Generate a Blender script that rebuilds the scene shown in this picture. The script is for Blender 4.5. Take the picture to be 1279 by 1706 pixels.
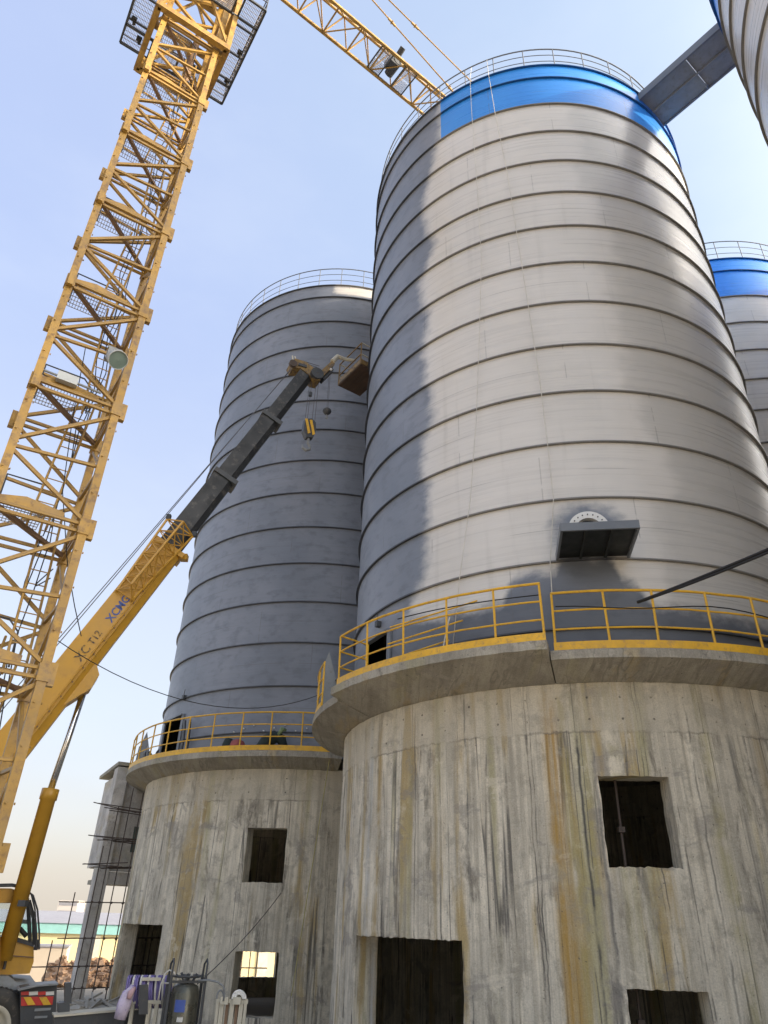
import bpy, math, random
import numpy as np
from mathutils import Vector, Matrix, noise as mnoise
random.seed(7); rng = np.random.default_rng(7)
for o in list(bpy.data.objects): bpy.data.objects.remove(o)
S = bpy.context.scene
COL = S.collection
R_ = math.radians
# ------------------------------------------------------------------ camera
F, PIT, ROL, CAMZ = 1180.0, 0.527286, 0.033408, 2.65
fw = Vector((0, math.cos(PIT), math.sin(PIT))); rt0 = Vector((1, 0, 0)); up0 = rt0.cross(fw)
rt = math.cos(ROL)*rt0 + math.sin(ROL)*up0; up = -math.sin(ROL)*rt0 + math.cos(ROL)*up0
cd = bpy.data.cameras.new('camera'); cam = bpy.data.objects.new('camera', cd); COL.objects.link(cam)
cam.matrix_world = Matrix(((rt.x, up.x, -fw.x, 0), (rt.y, up.y, -fw.y, 0), (rt.z, up.z, -fw.z, CAMZ), (0, 0, 0, 1)))
cd.sensor_fit = 'VERTICAL'; cd.sensor_height = 36; cd.sensor_width = 36; cd.lens = F/1706*36
cd.clip_start = 0.1; cd.clip_end = 6000
S.camera = cam
# ------------------------------------------------------------------ world and sun
SKY_FAR, SKY_NEAR = (.335, .395, .57), (.37, .47, .56)      # haze radiance away from and round the sun
HOR_FAR, HOR_NEAR = (.52, .465, .395), (.70, .66, .58)
HOR_MID, HOR_MIDN = (.47, .495, .545), (.52, .56, .60)
AUREOLE_FILL = (9.0, 8.0, 6.8)  # out-of-view glow round the sun, raised to fill the shaded faces
SUN_EL, SUN_AZ = 20.0, 101.5          # azimuth from +Y towards +X
w = bpy.data.worlds.new('World'); S.world = w; w.use_nodes = True
nt = w.node_tree; nt.nodes.clear()
sky = nt.nodes.new('ShaderNodeTexSky'); sky.sky_type = 'NISHITA'; sky.sun_disc = False
sky.sun_elevation = R_(SUN_EL); sky.sun_rotation = R_(SUN_AZ); sky.altitude = 0
sky.air_density = 1.0; sky.dust_density = 4.0; sky.ozone_density = 2.5
bg = nt.nodes.new('ShaderNodeBackground'); bg.inputs[1].default_value = 0.06
wo = nt.nodes.new('ShaderNodeOutputWorld')
sdir = Vector((math.sin(R_(SUN_AZ))*math.cos(R_(SUN_EL)), math.cos(R_(SUN_AZ))*math.cos(R_(SUN_EL)), math.sin(R_(SUN_EL))))
# thin high haze over the blue: whiter round the sun, cream towards the horizon, the same all the way round
def wn(typ, **k):
    o = nt.nodes.new(typ)
    for a_, b_ in k.items(): setattr(o, a_, b_)
    return o
tcw = wn('ShaderNodeTexCoord'); nrm = wn('ShaderNodeVectorMath', operation='NORMALIZE'); nt.links.new(tcw.outputs['Generated'], nrm.inputs[0])
dsn = wn('ShaderNodeVectorMath', operation='DOT_PRODUCT'); nt.links.new(nrm.outputs[0], dsn.inputs[0]); dsn.inputs[1].default_value = sdir
spx = wn('ShaderNodeSeparateXYZ'); nt.links.new(nrm.outputs[0], spx.inputs[0])
def mr(src, a_, b_, lo, hi, mode='SMOOTHSTEP'):
    o = wn('ShaderNodeMapRange', interpolation_type=mode); nt.links.new(src, o.inputs[0])
    for i_, v_ in enumerate((a_, b_, lo, hi)): o.inputs[i_+1].default_value = v_
    return o.outputs[0]
def cmix(fac, a_, b_, mode='MIX'):
    o = wn('ShaderNodeMix', data_type='RGBA', blend_type=mode)
    if isinstance(fac, (int, float)): o.inputs[0].default_value = fac
    else: nt.links.new(fac, o.inputs[0])
    for i_, v_ in ((6, a_), (7, b_)):
        if isinstance(v_, tuple): o.inputs[i_].default_value = (*v_, 1)
        else: nt.links.new(v_, o.inputs[i_])
    return o.outputs[2]
HK = 1/0.06
def K3(c): return tuple(x*HK for x in c)
near = mr(dsn.outputs['Value'], -.15, .85, 0, 1, 'LINEAR')
up_col = cmix(near, K3(SKY_FAR), K3(SKY_NEAR)); hz_col = cmix(near, K3(HOR_FAR), K3(HOR_NEAR))
wh_col = cmix(near, K3(HOR_MID), K3(HOR_MIDN))
haze_c = cmix(mr(spx.outputs[2], .22, .72, 1, 0), up_col, wh_col)
haze_c = cmix(mr(spx.outputs[2], -.02, .26, 1, 0), haze_c, hz_col)
wnz = wn('ShaderNodeTexNoise'); wnz.inputs['Scale'].default_value = 2.2; wnz.inputs['Detail'].default_value = 5; wnz.inputs['Roughness'].default_value = .6
wmp = wn('ShaderNodeMapping'); wmp.inputs['Scale'].default_value = (1, 1, 2.5); nt.links.new(nrm.outputs[0], wmp.inputs[0]); nt.links.new(wmp.outputs[0], wnz.inputs['Vector'])
haze_c = cmix(mr(wnz.outputs['Fac'], .45, .72, 0, .16), haze_c, K3((.56, .60, .66)))
pw = wn('ShaderNodeMath', operation='POWER'); nt.links.new(mr(dsn.outputs['Value'], 0, 1, 0, 1, 'LINEAR'), pw.inputs[0]); pw.inputs[1].default_value = 7.
aur = cmix(pw.outputs[0], (0., 0., 0.), K3(AUREOLE_FILL))
haze_c = cmix(1.0, haze_c, aur, 'ADD')
tot = cmix(1.0, sky.outputs[0], haze_c, 'ADD')
nt.links.new(tot, bg.inputs[0]); nt.links.new(bg.outputs[0], wo.inputs[0])
sl = bpy.data.lights.new('sun', 'SUN'); sl.energy = 5.0; sl.angle = R_(0.6); sl.color = (1.0, 0.84, 0.60)
sun = bpy.data.objects.new('sun', sl); COL.objects.link(sun)
sun.rotation_euler = sdir.to_track_quat('Z', 'Y').to_euler(); sun.location = sdir*60
vs = S.view_settings
vs.view_transform = 'Standard'; vs.look = 'None'; vs.exposure = 0.52; vs.gamma = 1; vs.use_curve_mapping = False

# ------------------------------------------------------------------ helpers
def at(px, py, hd):
    """point on the line of sight of a photograph pixel at horizontal distance hd"""
    d = fw + rt*((px-639.5)/F) + up*((853-py)/F)
    d = d*(hd/math.hypot(d.x, d.y)); return Vector((d.x, d.y, d.z+CAMZ))
def atz(px, py, z):
    d = fw + rt*((px-639.5)/F) + up*((853-py)/F); d = d*((z-CAMZ)/d.z); return Vector((d.x, d.y, z))
V = Vector
class MB:
    def __init__(s): s.v = []; s.f = []; s.uv = None
    def add(s, vs, fs):
        n = len(s.v); s.v += [tuple(p) for p in vs]; s.f += [tuple(i+n for i in q) for q in fs]; return s
    def box(s, c, sz, M=None):
        hx, hy, hz = sz[0]/2, sz[1]/2, sz[2]/2
        P = [V((x, y, z)) for x in (-hx, hx) for y in (-hy, hy) for z in (-hz, hz)]
        if M is not None: P = [M @ p for p in P]
        c = V(c); return s.add([p+c for p in P], [(0,1,3,2),(4,6,7,5),(0,4,5,1),(2,3,7,6),(0,2,6,4),(1,5,7,3)])
    def bar(s, p, q, w, h=None, upv=None):
        p, q = V(p), V(q); d = (q-p); L = d.length; d.normalize(); h = h or w
        u = V(upv) if upv else (V((0,0,1)) if abs(d.z) < .95 else V((0,1,0)))
        x = u.cross(d).normalized(); y = d.cross(x)
        P = [o+x*a*w/2+y*b*h/2 for o in (p, q) for a, b in ((-1,-1),(1,-1),(1,1),(-1,1))]
        return s.add(P, [(3,2,1,0),(4,5,6,7),(0,1,5,4),(1,2,6,5),(2,3,7,6),(3,0,4,7)])
    def taper(s, p, q, w0, h0, w1, h1, upv=(0,0,1)):
        p, q = V(p), V(q); d = (q-p).normalized(); x = V(upv).cross(d).normalized(); y = d.cross(x)
        P = [o+x*a*w/2+y*b*h/2 for o, w, h in ((p, w0, h0), (q, w1, h1)) for a, b in ((-1,-1),(1,-1),(1,1),(-1,1))]
        return s.add(P, [(3,2,1,0),(4,5,6,7),(0,1,5,4),(1,2,6,5),(2,3,7,6),(3,0,4,7)])
    def path(s, pts, r, n=6, closed=False, caps=True):
        pts = [V(p) for p in pts]; m = len(pts); rings = []; pu = None
        rr = r if isinstance(r, (list, tuple)) else [r]*m
        for i, p in enumerate(pts):
            a = pts[i-1] if (i > 0 or closed) else p; b = pts[(i+1) % m] if (i < m-1 or closed) else p
            d = (b-a).normalized()
            if pu is None: pu = V((0,0,1)) if abs(d.z) < .9 else V((1,0,0))
            x = pu.cross(d)
            if x.length < 1e-5: x = V((1,0,0)).cross(d)
            x.normalize(); y = d.cross(x).normalized(); pu = y
            rings.append([p+(x*math.cos(t)+y*math.sin(t))*rr[i] for t in [2*math.pi*k/n for k in range(n)]])
        fs = []; k = m if closed else m-1
        for i in range(k):
            j = (i+1) % m
            for t in range(n): fs.append((i*n+t, i*n+(t+1) % n, j*n+(t+1) % n, j*n+t))
        if caps and not closed: fs += [tuple(range(n))[::-1], tuple((m-1)*n+t for t in range(n))]
        return s.add([p for rg in rings for p in rg], fs)
    def tube(s, p, q, r, n=8): return s.path([p, q], r, n)
    def lathe(s, prof, c=(0,0,0), n=24, axis=None):
        c = V(c); M = V(axis).to_track_quat('Z', 'Y').to_matrix() if axis is not None else Matrix.Identity(3)
        P = []; fs = []
        for r, z in prof:
            for k in range(n):
                t = 2*math.pi*k/n; P.append(c + M @ V((r*math.cos(t), r*math.sin(t), z)))
        for i in range(len(prof)-1):
            for k in range(n): fs.append((i*n+k, i*n+(k+1) % n, (i+1)*n+(k+1) % n, (i+1)*n+k))
        return s.add(P, fs)
    def prism(s, poly, ext):
        poly = [V(p) for p in poly]; e = V(ext); n = len(poly)
        nn = sum(((poly[i]-poly[0]).cross(poly[(i+1) % n]-poly[0]) for i in range(1, n)), V((0,0,0)))
        if nn.dot(e) > 0: poly = poly[::-1]
        return s.add(poly+[p+e for p in poly], [tuple(range(n)), tuple(range(n, 2*n))[::-1]] + [(i, i+n, (i+1) % n+n, (i+1) % n) for i in range(n)])
    def arc(s, R, z, a0, a1, r, n=5, step=2.0, sq=None):
        m = max(2, int(abs(a1-a0)/step)+1); closed = abs(a1-a0) >= 359.9
        A = [a0+(a1-a0)*i/(m if closed else m-1) for i in range(m)]
        if sq is None: return s.path([pol(R, a, z) for a in A], r, n, closed)
        w, h = sq; P = []; fs = []
        for a in A: P += [pol(R-w/2, a, z-h/2), pol(R+w/2, a, z-h/2), pol(R+w/2, a, z+h/2), pol(R-w/2, a, z+h/2)]
        for i in range(m if closed else m-1):
            j = (i+1) % m
            for t in range(4): fs.append((i*4+t, i*4+(t+1) % 4, j*4+(t+1) % 4, j*4+t))
        if not closed: fs += [(3,2,1,0), tuple((m-1)*4+t for t in range(4))]
        return s.add(P, fs)
    def mesh(s, name, mat, smooth=False):
        me = bpy.data.meshes.new(name); me.from_pydata(s.v, [], s.f)
        if s.uv is not None:
            ul = me.uv_layers.new(name='UVMap'); idx = np.zeros(len(me.loops), dtype=np.int32); me.loops.foreach_get('vertex_index', idx)
            ul.data.foreach_set('uv', np.asarray(s.uv, dtype=np.float32)[idx].ravel())
        me.materials.append(MAT[mat])
        if smooth: me.polygons.foreach_set('use_smooth', [True]*len(me.polygons))
        me.update(); return me
    def build(s, name, mat, parent=None, smooth=False, world=True):
        return link(name, s.mesh(name, mat, smooth), parent, world)
def pol(R, a, z): a = math.radians(a); return V((R*math.sin(a), -R*math.cos(a), z))
def link(name, me, parent=None, world=True):
    o = bpy.data.objects.new(name, me); COL.objects.link(o)
    if parent is not None:
        o.parent = parent
        if world and parent.type == 'EMPTY': o.matrix_parent_inverse = Matrix.Translation(-parent.location)
    return o
def tag(o, label, cat, group=None, kind=None):
    o['label'] = label; o['category'] = cat
    if group: o['group'] = group
    if kind: o['kind'] = kind
    return o
def thing(name, label, cat, loc=(0,0,0), group=None):
    o = bpy.data.objects.new(name, None); COL.objects.link(o); o.location = loc; o.empty_display_size = .2
    return tag(o, label, cat, group)
def struct(o): o['kind'] = 'structure'; return o
UNIT = {}
def unit(mat, kind):
    k = (mat, kind)
    if k not in UNIT:
        m = MB()
        if kind == 'sq': m.bar((0,0,0), (0,0,1), 1)
        else: m.tube((0,0,0), (0,0,1), .5, 8)
        UNIT[k] = m.mesh('bar', mat, False)
    return UNIT[k]
def barobj(name, p, q, w, mat, parent, kind='sq', h=None, world=True):
    p, q = V(p), V(q); d = q-p
    o = link(name, unit(mat, kind), parent, world)
    o.location = p; o.rotation_mode = 'QUATERNION'; o.rotation_quaternion = d.to_track_quat('Z', 'Y'); o.scale = (w, h or w, d.length)
    return o
def copy_tree(o, parent=None):
    c = o.copy(); COL.objects.link(c); c.parent = parent
    for ch in list(o.children): copy_tree(ch, c)
    return c
def sag(p, q, s, n=14):
    p, q = V(p), V(q); return [p.lerp(q, i/n) - V((0,0,4*s*(i/n)*(1-i/n))) for i in range(n+1)]

# ------------------------------------------------------------------ materials
MAT = {}
class NB:
    def __init__(s, name):
        s.m = bpy.data.materials.new(name); s.m.use_nodes = True; s.t = s.m.node_tree; s.t.nodes.clear()
        s.out = s.t.nodes.new('ShaderNodeOutputMaterial'); s.p = s.t.nodes.new('ShaderNodeBsdfPrincipled')
        s.t.links.new(s.p.outputs[0], s.out.inputs[0]); MAT[name] = s.m
    def n(s, typ, **k):
        o = s.t.nodes.new(typ)
        for a, b in k.items(): setattr(o, a, b)
        return o
    def l(s, a, b): s.t.links.new(a, b)
    def coord(s, kind='Object'): return s.n('ShaderNodeTexCoord').outputs[kind]
    def scale(s, vec, sc):
        o = s.n('ShaderNodeMapping'); o.inputs['Scale'].default_value = sc; s.l(vec, o.inputs[0]); return o.outputs[0]
    def noise(s, vec, sc, det=4, rough=.55, dist=0):
        o = s.n('ShaderNodeTexNoise'); o.inputs['Scale'].default_value = sc; o.inputs['Detail'].default_value = det
        o.inputs['Roughness'].default_value = rough; o.inputs['Distortion'].default_value = dist
        s.l(vec, o.inputs['Vector']); return o.outputs['Fac']
    def ramp(s, fac, a, b, lo=0., hi=1., smooth=True):
        o = s.n('ShaderNodeMapRange'); o.interpolation_type = 'SMOOTHSTEP' if smooth else 'LINEAR'
        o.inputs[1].default_value = a; o.inputs[2].default_value = b; o.inputs[3].default_value = lo; o.inputs[4].default_value = hi
        s.l(fac, o.inputs[0]); return o.outputs[0]
    def math(s, op, a, b=None):
        o = s.n('ShaderNodeMath', operation=op)
        for i, x in enumerate((a, b)):
            if x is None: continue
            if isinstance(x, (int, float)): o.inputs[i].default_value = x
            else: s.l(x, o.inputs[i])
        return o.outputs[0]
    def mix(s, fac, a, b, mode='MIX'):
        o = s.n('ShaderNodeMix', data_type='RGBA', blend_type=mode)
        if isinstance(fac, (int, float)): o.inputs[0].default_value = fac
        else: s.l(fac, o.inputs[0])
        for i, x in ((6, a), (7, b)):
            if isinstance(x, tuple): o.inputs[i].default_value = (*x, 1)
            else: s.l(x, o.inputs[i])
        return o.outputs[2]
    def grey(s, v):
        o = s.n('ShaderNodeCombineColor')
        for i in range(3): s.l(v, o.inputs[i])
        return o.outputs[0]
    def sep(s, vec):
        o = s.n('ShaderNodeSeparateXYZ'); s.l(vec, o.inputs[0]); return o.outputs
    def attr(s, name):
        o = s.n('ShaderNodeAttribute', attribute_name=name); return o.outputs['Fac']
    def bump(s, h, st=.3, d=.02):
        o = s.n('ShaderNodeBump'); o.inputs['Strength'].default_value = st; o.inputs['Distance'].default_value = d
        s.l(h, o.inputs['Height']); s.l(o.outputs[0], s.p.inputs['Normal'])
    def set(s, col=None, rough=None, metal=0., spec=None):
        if isinstance(col, tuple): s.p.inputs['Base Color'].default_value = (*col, 1)
        elif col is not None: s.l(col, s.p.inputs['Base Color'])
        if isinstance(rough, (int, float)): s.p.inputs['Roughness'].default_value = rough
        elif rough is not None: s.l(rough, s.p.inputs['Roughness'])
        s.p.inputs['Metallic'].default_value = metal
        if spec is not None: s.p.inputs['Specular IOR Level'].default_value = spec
def simple(name, col, rough=.6, metal=0., var=.25, sc=6., dirt=None, dirtamt=.5, bump=.15, dlo=.52, dhi=.68):
    b = NB(name); c = b.coord(); n1 = b.noise(c, sc, 5, .6); n2 = b.noise(c, sc*.22, 3)
    f = b.math('ADD', b.math('MULTIPLY', n1, .5), b.math('MULTIPLY', n2, .5))
    k = b.ramp(f, .3, .7, 1-var, 1+var*.6); cc = b.mix(1., col, b.grey(k), 'MULTIPLY')
    if dirt: cc = b.mix(b.math('MULTIPLY', b.ramp(b.noise(c, sc*1.7, 6, .7), dlo, dhi), dirtamt), cc, dirt)
    b.set(cc, b.ramp(n1, .3, .7, max(.05, rough-.1), min(1, rough+.12)), metal)
    if bump: b.bump(n1, bump, .01)
    return b
# silo steel paint: cream coat, grey primer sprayed over it, blue head band
b = NB('silo_paint'); uv = b.coord('UV')
pr = b.attr('primer'); bl = b.attr('blue'); ton = b.attr('tone')
nz = b.noise(b.scale(uv, (1.2, 2.0, 1)), 1.6, 5, .6); nf = b.noise(b.scale(uv, (1, 1, 1)), 9., 4, .7)
pm = b.math('ADD', pr, b.math('ADD', b.math('MULTIPLY', b.math('SUBTRACT', nz, .5), .55), b.math('MULTIPLY', b.math('SUBTRACT', nf, .5), .12)))
pf = b.ramp(pm, .27, .73)
st = b.noise(b.scale(uv, (.09, 3.2, 1)), 2.2, 5, .65); big = b.noise(b.scale(uv, (.35, .22, 1)), 1.0, 3, .5)
fine = b.noise(b.scale(uv, (.5, 14., 1)), 2.0, 3, .6)
vs_ = b.noise(b.scale(uv, (2.2, .12, 1)), 1.5, 4, .6)
cream = b.mix(b.ramp(big, .35, .65), (.60, .58, .545), (.65, .63, .60))
cream = b.mix(b.math('MULTIPLY', b.ramp(vs_, .55, .75), .22), cream, (.30, .29, .27))
grey = b.mix(b.ramp(big, .35, .65), (.176, .198, .240), (.226, .246, .292))
grey = b.mix(b.math('MULTIPLY', b.ramp(nz, .46, .70), .55), grey, (.125, .138, .165))
blue = b.mix(b.ramp(big, .3, .7), (.025, .22, .70), (.04, .27, .76))
right_tone = b.ramp(b.math('ADD', b.attr('right_tone'), b.math('MULTIPLY', b.math('SUBTRACT', b.noise(b.scale(uv, (.8, 1.4, 1)), 1.1, 5, .6), .5), .9)), .3, .7)
cream = b.mix(b.math('MULTIPLY', right_tone, .75), cream, (.46, .45, .425))  # cream gets darker towards the right of the front silo
grey = b.mix(b.math('MULTIPLY', ton, .55), grey, (.06, .066, .075))  # darker low primer, with the shadow below the platform painted into it
col = b.mix(pf, cream, grey); col = b.mix(b.ramp(bl, .45, .55), col, blue)
k = b.math('MULTIPLY', b.ramp(st, .3, .7, .955, 1.035), b.ramp(fine, .3, .7, .975, 1.02))
col = b.mix(1., col, b.grey(k), 'MULTIPLY')
# weld seams: one level seam per strake, butt seams staggered from strake to strake
xy = b.sep(uv); vv = b.math('MULTIPLY', b.math('SUBTRACT', xy[1], 25.76), 1/1.4935); fl_ = b.math('FLOOR', vv); fr_ = b.math('SUBTRACT', vv, fl_)
hs_ = b.math('MULTIPLY', b.ramp(b.math('ABSOLUTE', b.math('SUBTRACT', fr_, .52)), .004, .009, 1, 0), b.ramp(b.noise(b.scale(uv, (.25, .7, 1)), 1.3, 2, .5), .50, .56))
uu = b.math('MULTIPLY', b.math('ADD', xy[0], b.math('MULTIPLY', fl_, 1.93)), 1/4.7); fu_ = b.math('SUBTRACT', uu, b.math('FLOOR', uu))
vs2 = b.math('MULTIPLY', b.ramp(b.math('ABSOLUTE', b.math('SUBTRACT', fu_, .5)), .0018, .0035, 1, 0), b.ramp(b.noise(b.scale(uv, (.4, .9, 1)), 1.9, 2, .5), .46, .52))
seam = b.math('MAXIMUM', hs_, vs2)
col = b.mix(b.math('MULTIPLY', seam, .38), col, (.12, .115, .11))
col = b.mix(1., col, b.grey(b.ramp(b.attr('ring_shade'), 0, 1, 1., .30)), 'MULTIPLY')  # rings painted darker to stand for their shaded undersides
b.set(col, b.math('ADD', b.ramp(st, .3, .7, .24, .36), b.math('MULTIPLY', pf, .14)), 0., .5)
b.bump(b.math('ADD', b.math('MULTIPLY', st, .6), b.math('ADD', b.math('MULTIPLY', big, 2.5), b.math('MULTIPLY', fine, .12))), .35, .012)
# in-situ concrete with form lines, runs and rust
def concrete(name, base=(.66, .605, .49), stain=1., uvs='UV', lift=False):
    b = NB(name); uv = b.coord(uvs); z = b.sep(uv)[1]
    def sc(k): return tuple(x*k for x in base)
    def mul(*a):
        r = a[0]
        for x in a[1:]: r = b.math('MULTIPLY', r, x)
        return r
    n1 = b.noise(b.scale(uv, (1, .7, 1)), .75, 6, .62); n2 = b.noise(uv, 7., 5, .65); n3 = b.noise(uv, 38., 4, .7); n4 = b.noise(b.scale(uv, (.8, .35, 1)), .5, 3, .5)
    board = b.noise(b.scale(uv, (11., .05, 1)), 1.0, 3, .6); board2 = b.noise(b.scale(uv, (4.2, .24, 1)), 1.2, 6, .72, .1)
    run = b.noise(b.scale(uv, (2.3, .42, 1)), 1.15, 6, .70, .35); och = b.noise(b.scale(uv, (1.0, .09, 1)), 1.15, 5, .65, .15); wht = b.noise(b.scale(uv, (1.6, .25, 1)), 1.3, 6, .7, .2)
    crack = b.noise(b.scale(uv, (1.5, .035, 1)), 1.3, 3, .5)
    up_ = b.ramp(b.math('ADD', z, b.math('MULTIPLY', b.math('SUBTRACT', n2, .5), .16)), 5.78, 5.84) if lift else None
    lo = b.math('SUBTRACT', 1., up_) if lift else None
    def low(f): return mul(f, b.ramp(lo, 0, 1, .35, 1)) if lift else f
    c = b.mix(b.ramp(n1, .36, .64), sc(.82), sc(1.12))
    c = b.mix(mul(low(b.ramp(board, .44, .60)), b.ramp(n4, .32, .55), .50*stain), c, sc(.45))
    c = b.mix(mul(low(b.ramp(board2, .50, .63)), .55*stain), c, sc(.52))
    c = b.mix(mul(b.ramp(wht, .57, .68), .55*stain), c, sc(1.22))
    c = b.mix(mul(b.ramp(run, .53, .65), b.ramp(n2, .30, .58, .45, 1), .80*stain), c, (.165, .148, .122))
    c = b.mix(mul(b.ramp(och, .535, .63), b.ramp(n1, .28, .52), .85*stain), c, (.40, .295, .125))
    c = b.mix(mul(b.ramp(b.noise(b.scale(uv, (1.4, .06, 1)), 1.0, 3, .5), .57, .66), .6*stain), c, (.37, .34, .17))
    c = b.mix(mul(low(b.ramp(b.math('ABSOLUTE', b.math('SUBTRACT', crack, .5)), .0, .016, 1, 0)), b.ramp(n1, .43, .54), .85*stain), c, (.09, .085, .08))
    mot = b.noise(b.scale(uv, (1.1, .8, 1)), 2.6, 8, .72)
    c = b.mix(mul(b.ramp(mot, .48, .64), .52*stain+.1), c, sc(.48))
    c = b.mix(mul(b.ramp(mot, .30, .44, 1, 0), .35*stain), c, sc(1.18))
    pt = b.noise(b.scale(uv, (.75, 1.25, 1)), 1.5, 7, .62, .5)
    c = b.mix(mul(b.ramp(pt, .575, .63), .50), c, (.27, .25, .225))
    c = b.mix(mul(b.ramp(b.noise(b.scale(uv, (.7, .9, 1)), 1.9, 7, .62, .4), .60, .66), .38), c, sc(1.2))
    if lift:   # runs of rust and soot at known places on the wall
        x_ = b.math('ADD', b.sep(uv)[0], b.math('MULTIPLY', b.math('SUBTRACT', b.noise(b.scale(uv, (.2, .8, 1)), 1.2, 4, .6), .5), .16))
        fin = b.noise(b.scale(uv, (9., .18, 1)), 1.2, 4, .65)
        for u0, w_, kk, colr in ((-6.25, .16, .85, (.36, .25, .09)), (-6.62, .14, .7, (.50, .52, .54)), (-6.9, .10, .7, (.38, .28, .12)), (-2.18, .24, .95, (.40, .25, .07)), (-1.95, .13, .8, (.36, .30, .12)), (-4.6, .10, .5, (.38, .29, .13)), (-1.1, .22, .5, (.37, .33, .15)), (.55, .22, .55, (.38, .34, .15)), (1.6, .2, .5, (.36, .26, .12)),
                                 (-3.86, .035, .9, (.05, .055, .055)), (-2.55, .022, .85, (.04, .04, .04)), (-2.62, .02, .7, (.06, .05, .05)), (-1.72, .045, .9, (.06, .06, .065)), (-1.45, .05, .75, (.08, .08, .085)), (.28, .03, .75, (.08, .075, .07)), (-.55, .02, .8, (.07, .065, .06)), (-.62, .016, .7, (.07, .065, .06)), (1.05, .09, .6, (.13, .125, .125)), (1.45, .12, .55, (.13, .125, .125)), (-5.1, .018, .8, (.07, .065, .06)), (-5.5, .015, .8, (.08, .07, .06))):
            dm = b.ramp(b.math('ABSOLUTE', b.math('SUBTRACT', x_, u0)), 0, w_, 1, 0)
            c = b.mix(mul(dm, b.ramp(fin, .38, .58, .35, 1), b.ramp(b.noise(b.scale(uv, (.6, .5, 1)), 1.6, 4, .6), .40, .52, .15, 1), kk), c, colr)
    pits = b.ramp(b.noise(uv, 20., 2, .5), .70, .74)
    c = b.mix(mul(pits, .6), c, (.09, .085, .08))
    if lift:
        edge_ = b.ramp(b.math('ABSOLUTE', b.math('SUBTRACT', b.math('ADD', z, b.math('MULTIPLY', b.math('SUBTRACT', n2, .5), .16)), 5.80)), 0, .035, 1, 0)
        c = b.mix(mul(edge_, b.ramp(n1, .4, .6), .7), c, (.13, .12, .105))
        c = b.mix(mul(up_, .45), c, sc(.72))  # top lift toned down, shade under the ledge put into the colour
        ug = b.math('MULTIPLY', b.sep(uv)[0], 1/1.15); fg = b.math('MULTIPLY', b.math('ABSOLUTE', b.math('SUBTRACT', b.math('SUBTRACT', ug, b.math('FLOOR', ug)), .5)), 1.15)
        c = b.mix(mul(b.ramp(fg, .004, .011, 1, 0), up_, b.ramp(n1, .40, .55), .6), c, (.14, .13, .11))      # panel joints of the top lift
        for zr in (6.02, 6.42):
            dd_ = b.math('ADD', b.math('POWER', b.math('SUBTRACT', fg, .28), 2.), b.math('POWER', b.math('SUBTRACT', z, zr), 2.))
            c = b.mix(mul(b.ramp(dd_, .0003, .0007, 1, 0), b.ramp(n2, .42, .55), .75), c, (.06, .055, .05))      # tie holes
    c = b.mix(1., c, b.grey(b.ramp(n3, .25, .75, .84, 1.12)), 'MULTIPLY')
    b.set(c, .9, 0., .2)
    h = b.math('ADD', b.math('ADD', b.math('MULTIPLY', board2, .9), b.math('ADD', b.math('MULTIPLY', board, .8), b.math('MULTIPLY', n2, .5))), b.math('SUBTRACT', b.math('MULTIPLY', n3, .3), b.math('MULTIPLY', pits, .8)))
    b.bump(h, .6, .02); return b
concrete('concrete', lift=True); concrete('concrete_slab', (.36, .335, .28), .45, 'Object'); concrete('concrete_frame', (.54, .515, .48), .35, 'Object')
simple('crane_yellow', (.37, .220, .045), .5, 0, .36, 3., (.14, .08, .04), .7, .2, .47, .66)
simple('boom_yellow', (.52, .285, .030), .42, 0, .16, 1.6, (.33, .17, .035), .35, .06)
simple('rail_yellow', (.74, .42, .025), .45, 0, .2, 5., (.36, .22, .08), .6, .2, .50, .66)
simple('brace_brown', (.20, .125, .075), .65, 0, .3, 5.)
simple('dark_steel', (.050, .055, .062), .5, .0, .3, 4., (.10, .085, .07), .5)
simple('boom_dark', (.019, .021, .024), .5, 0, .3, 2.2, (.11, .10, .09), .6, .1)
simple('grey_steel', (.23, .245, .255), .5, 0, .2, 4., (.14, .11, .09), .4)
simple('primer_steel', (.150, .168, .195), .5, 0, .2, 3.)
simple('galv_rail', (.15, .16, .18), .5, .2, .2, 6.)
simple('tar_steel', (.020, .024, .024), .6, 0, .3, 4.)
simple('chrome', (.75, .75, .76), .16, 1., .05, 2., None, 0, 0)
simple('black_rubber', (.020, .020, .021), .8, 0, .3, 8.)
simple('tyre_rubber', (.055, .052, .047), .85, 0, .3, 5., (.16, .135, .10), .6)
simple('rope_white', (.62, .60, .55), .8)
simple('rope_black', (.015, .015, .016), .7)
simple('rope_yellow', (.45, .40, .16), .8)
simple('wire_rope', (.09, .09, .10), .5, .3)
simple('white_paint', (.74, .74, .72), .4, 0, .1)
simple('red_paint', (.55, .035, .03), .4, 0, .15)
simple('red_cloth', (.34, .10, .10), .8)
simple('blue_paint', (.055, .10, .36), .45, 0, .2)
simple('dirty_yellow', (.24, .155, .05), .6, 0, .3, 5., (.07, .05, .035), .8, .2, .44, .6)
simple('worn_black', (.06, .05, .045), .6, 0, .3, 6., (.42, .25, .04), .95, .15, .44, .56)
simple('worn_blue', (.06, .11, .36), .5, 0, .3, 6., (.42, .25, .04), .8)
simple('wood', (.075, .046, .030), .8, 0, .4, 9., (.045, .03, .02), .6)
simple('mesh_floor', (.42, .42, .46), .6, .1, .15)
simple('teal_paint', (.20, .40, .41), .5, 0, .1)
simple('plaster_yellow', (.60, .52, .31), .85, 0, .06, 1.)
simple('roof_grey', (.26, .26, .29), .6, 0, .1)
simple('brick', (.44, .28, .17), .9, 0, .4, 3.)
simple('soil', (.40, .34, .26), .95, 0, .3, .7)
simple('rubble_grey', (.36, .335, .29), .95, 0, .35, 2.)
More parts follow.
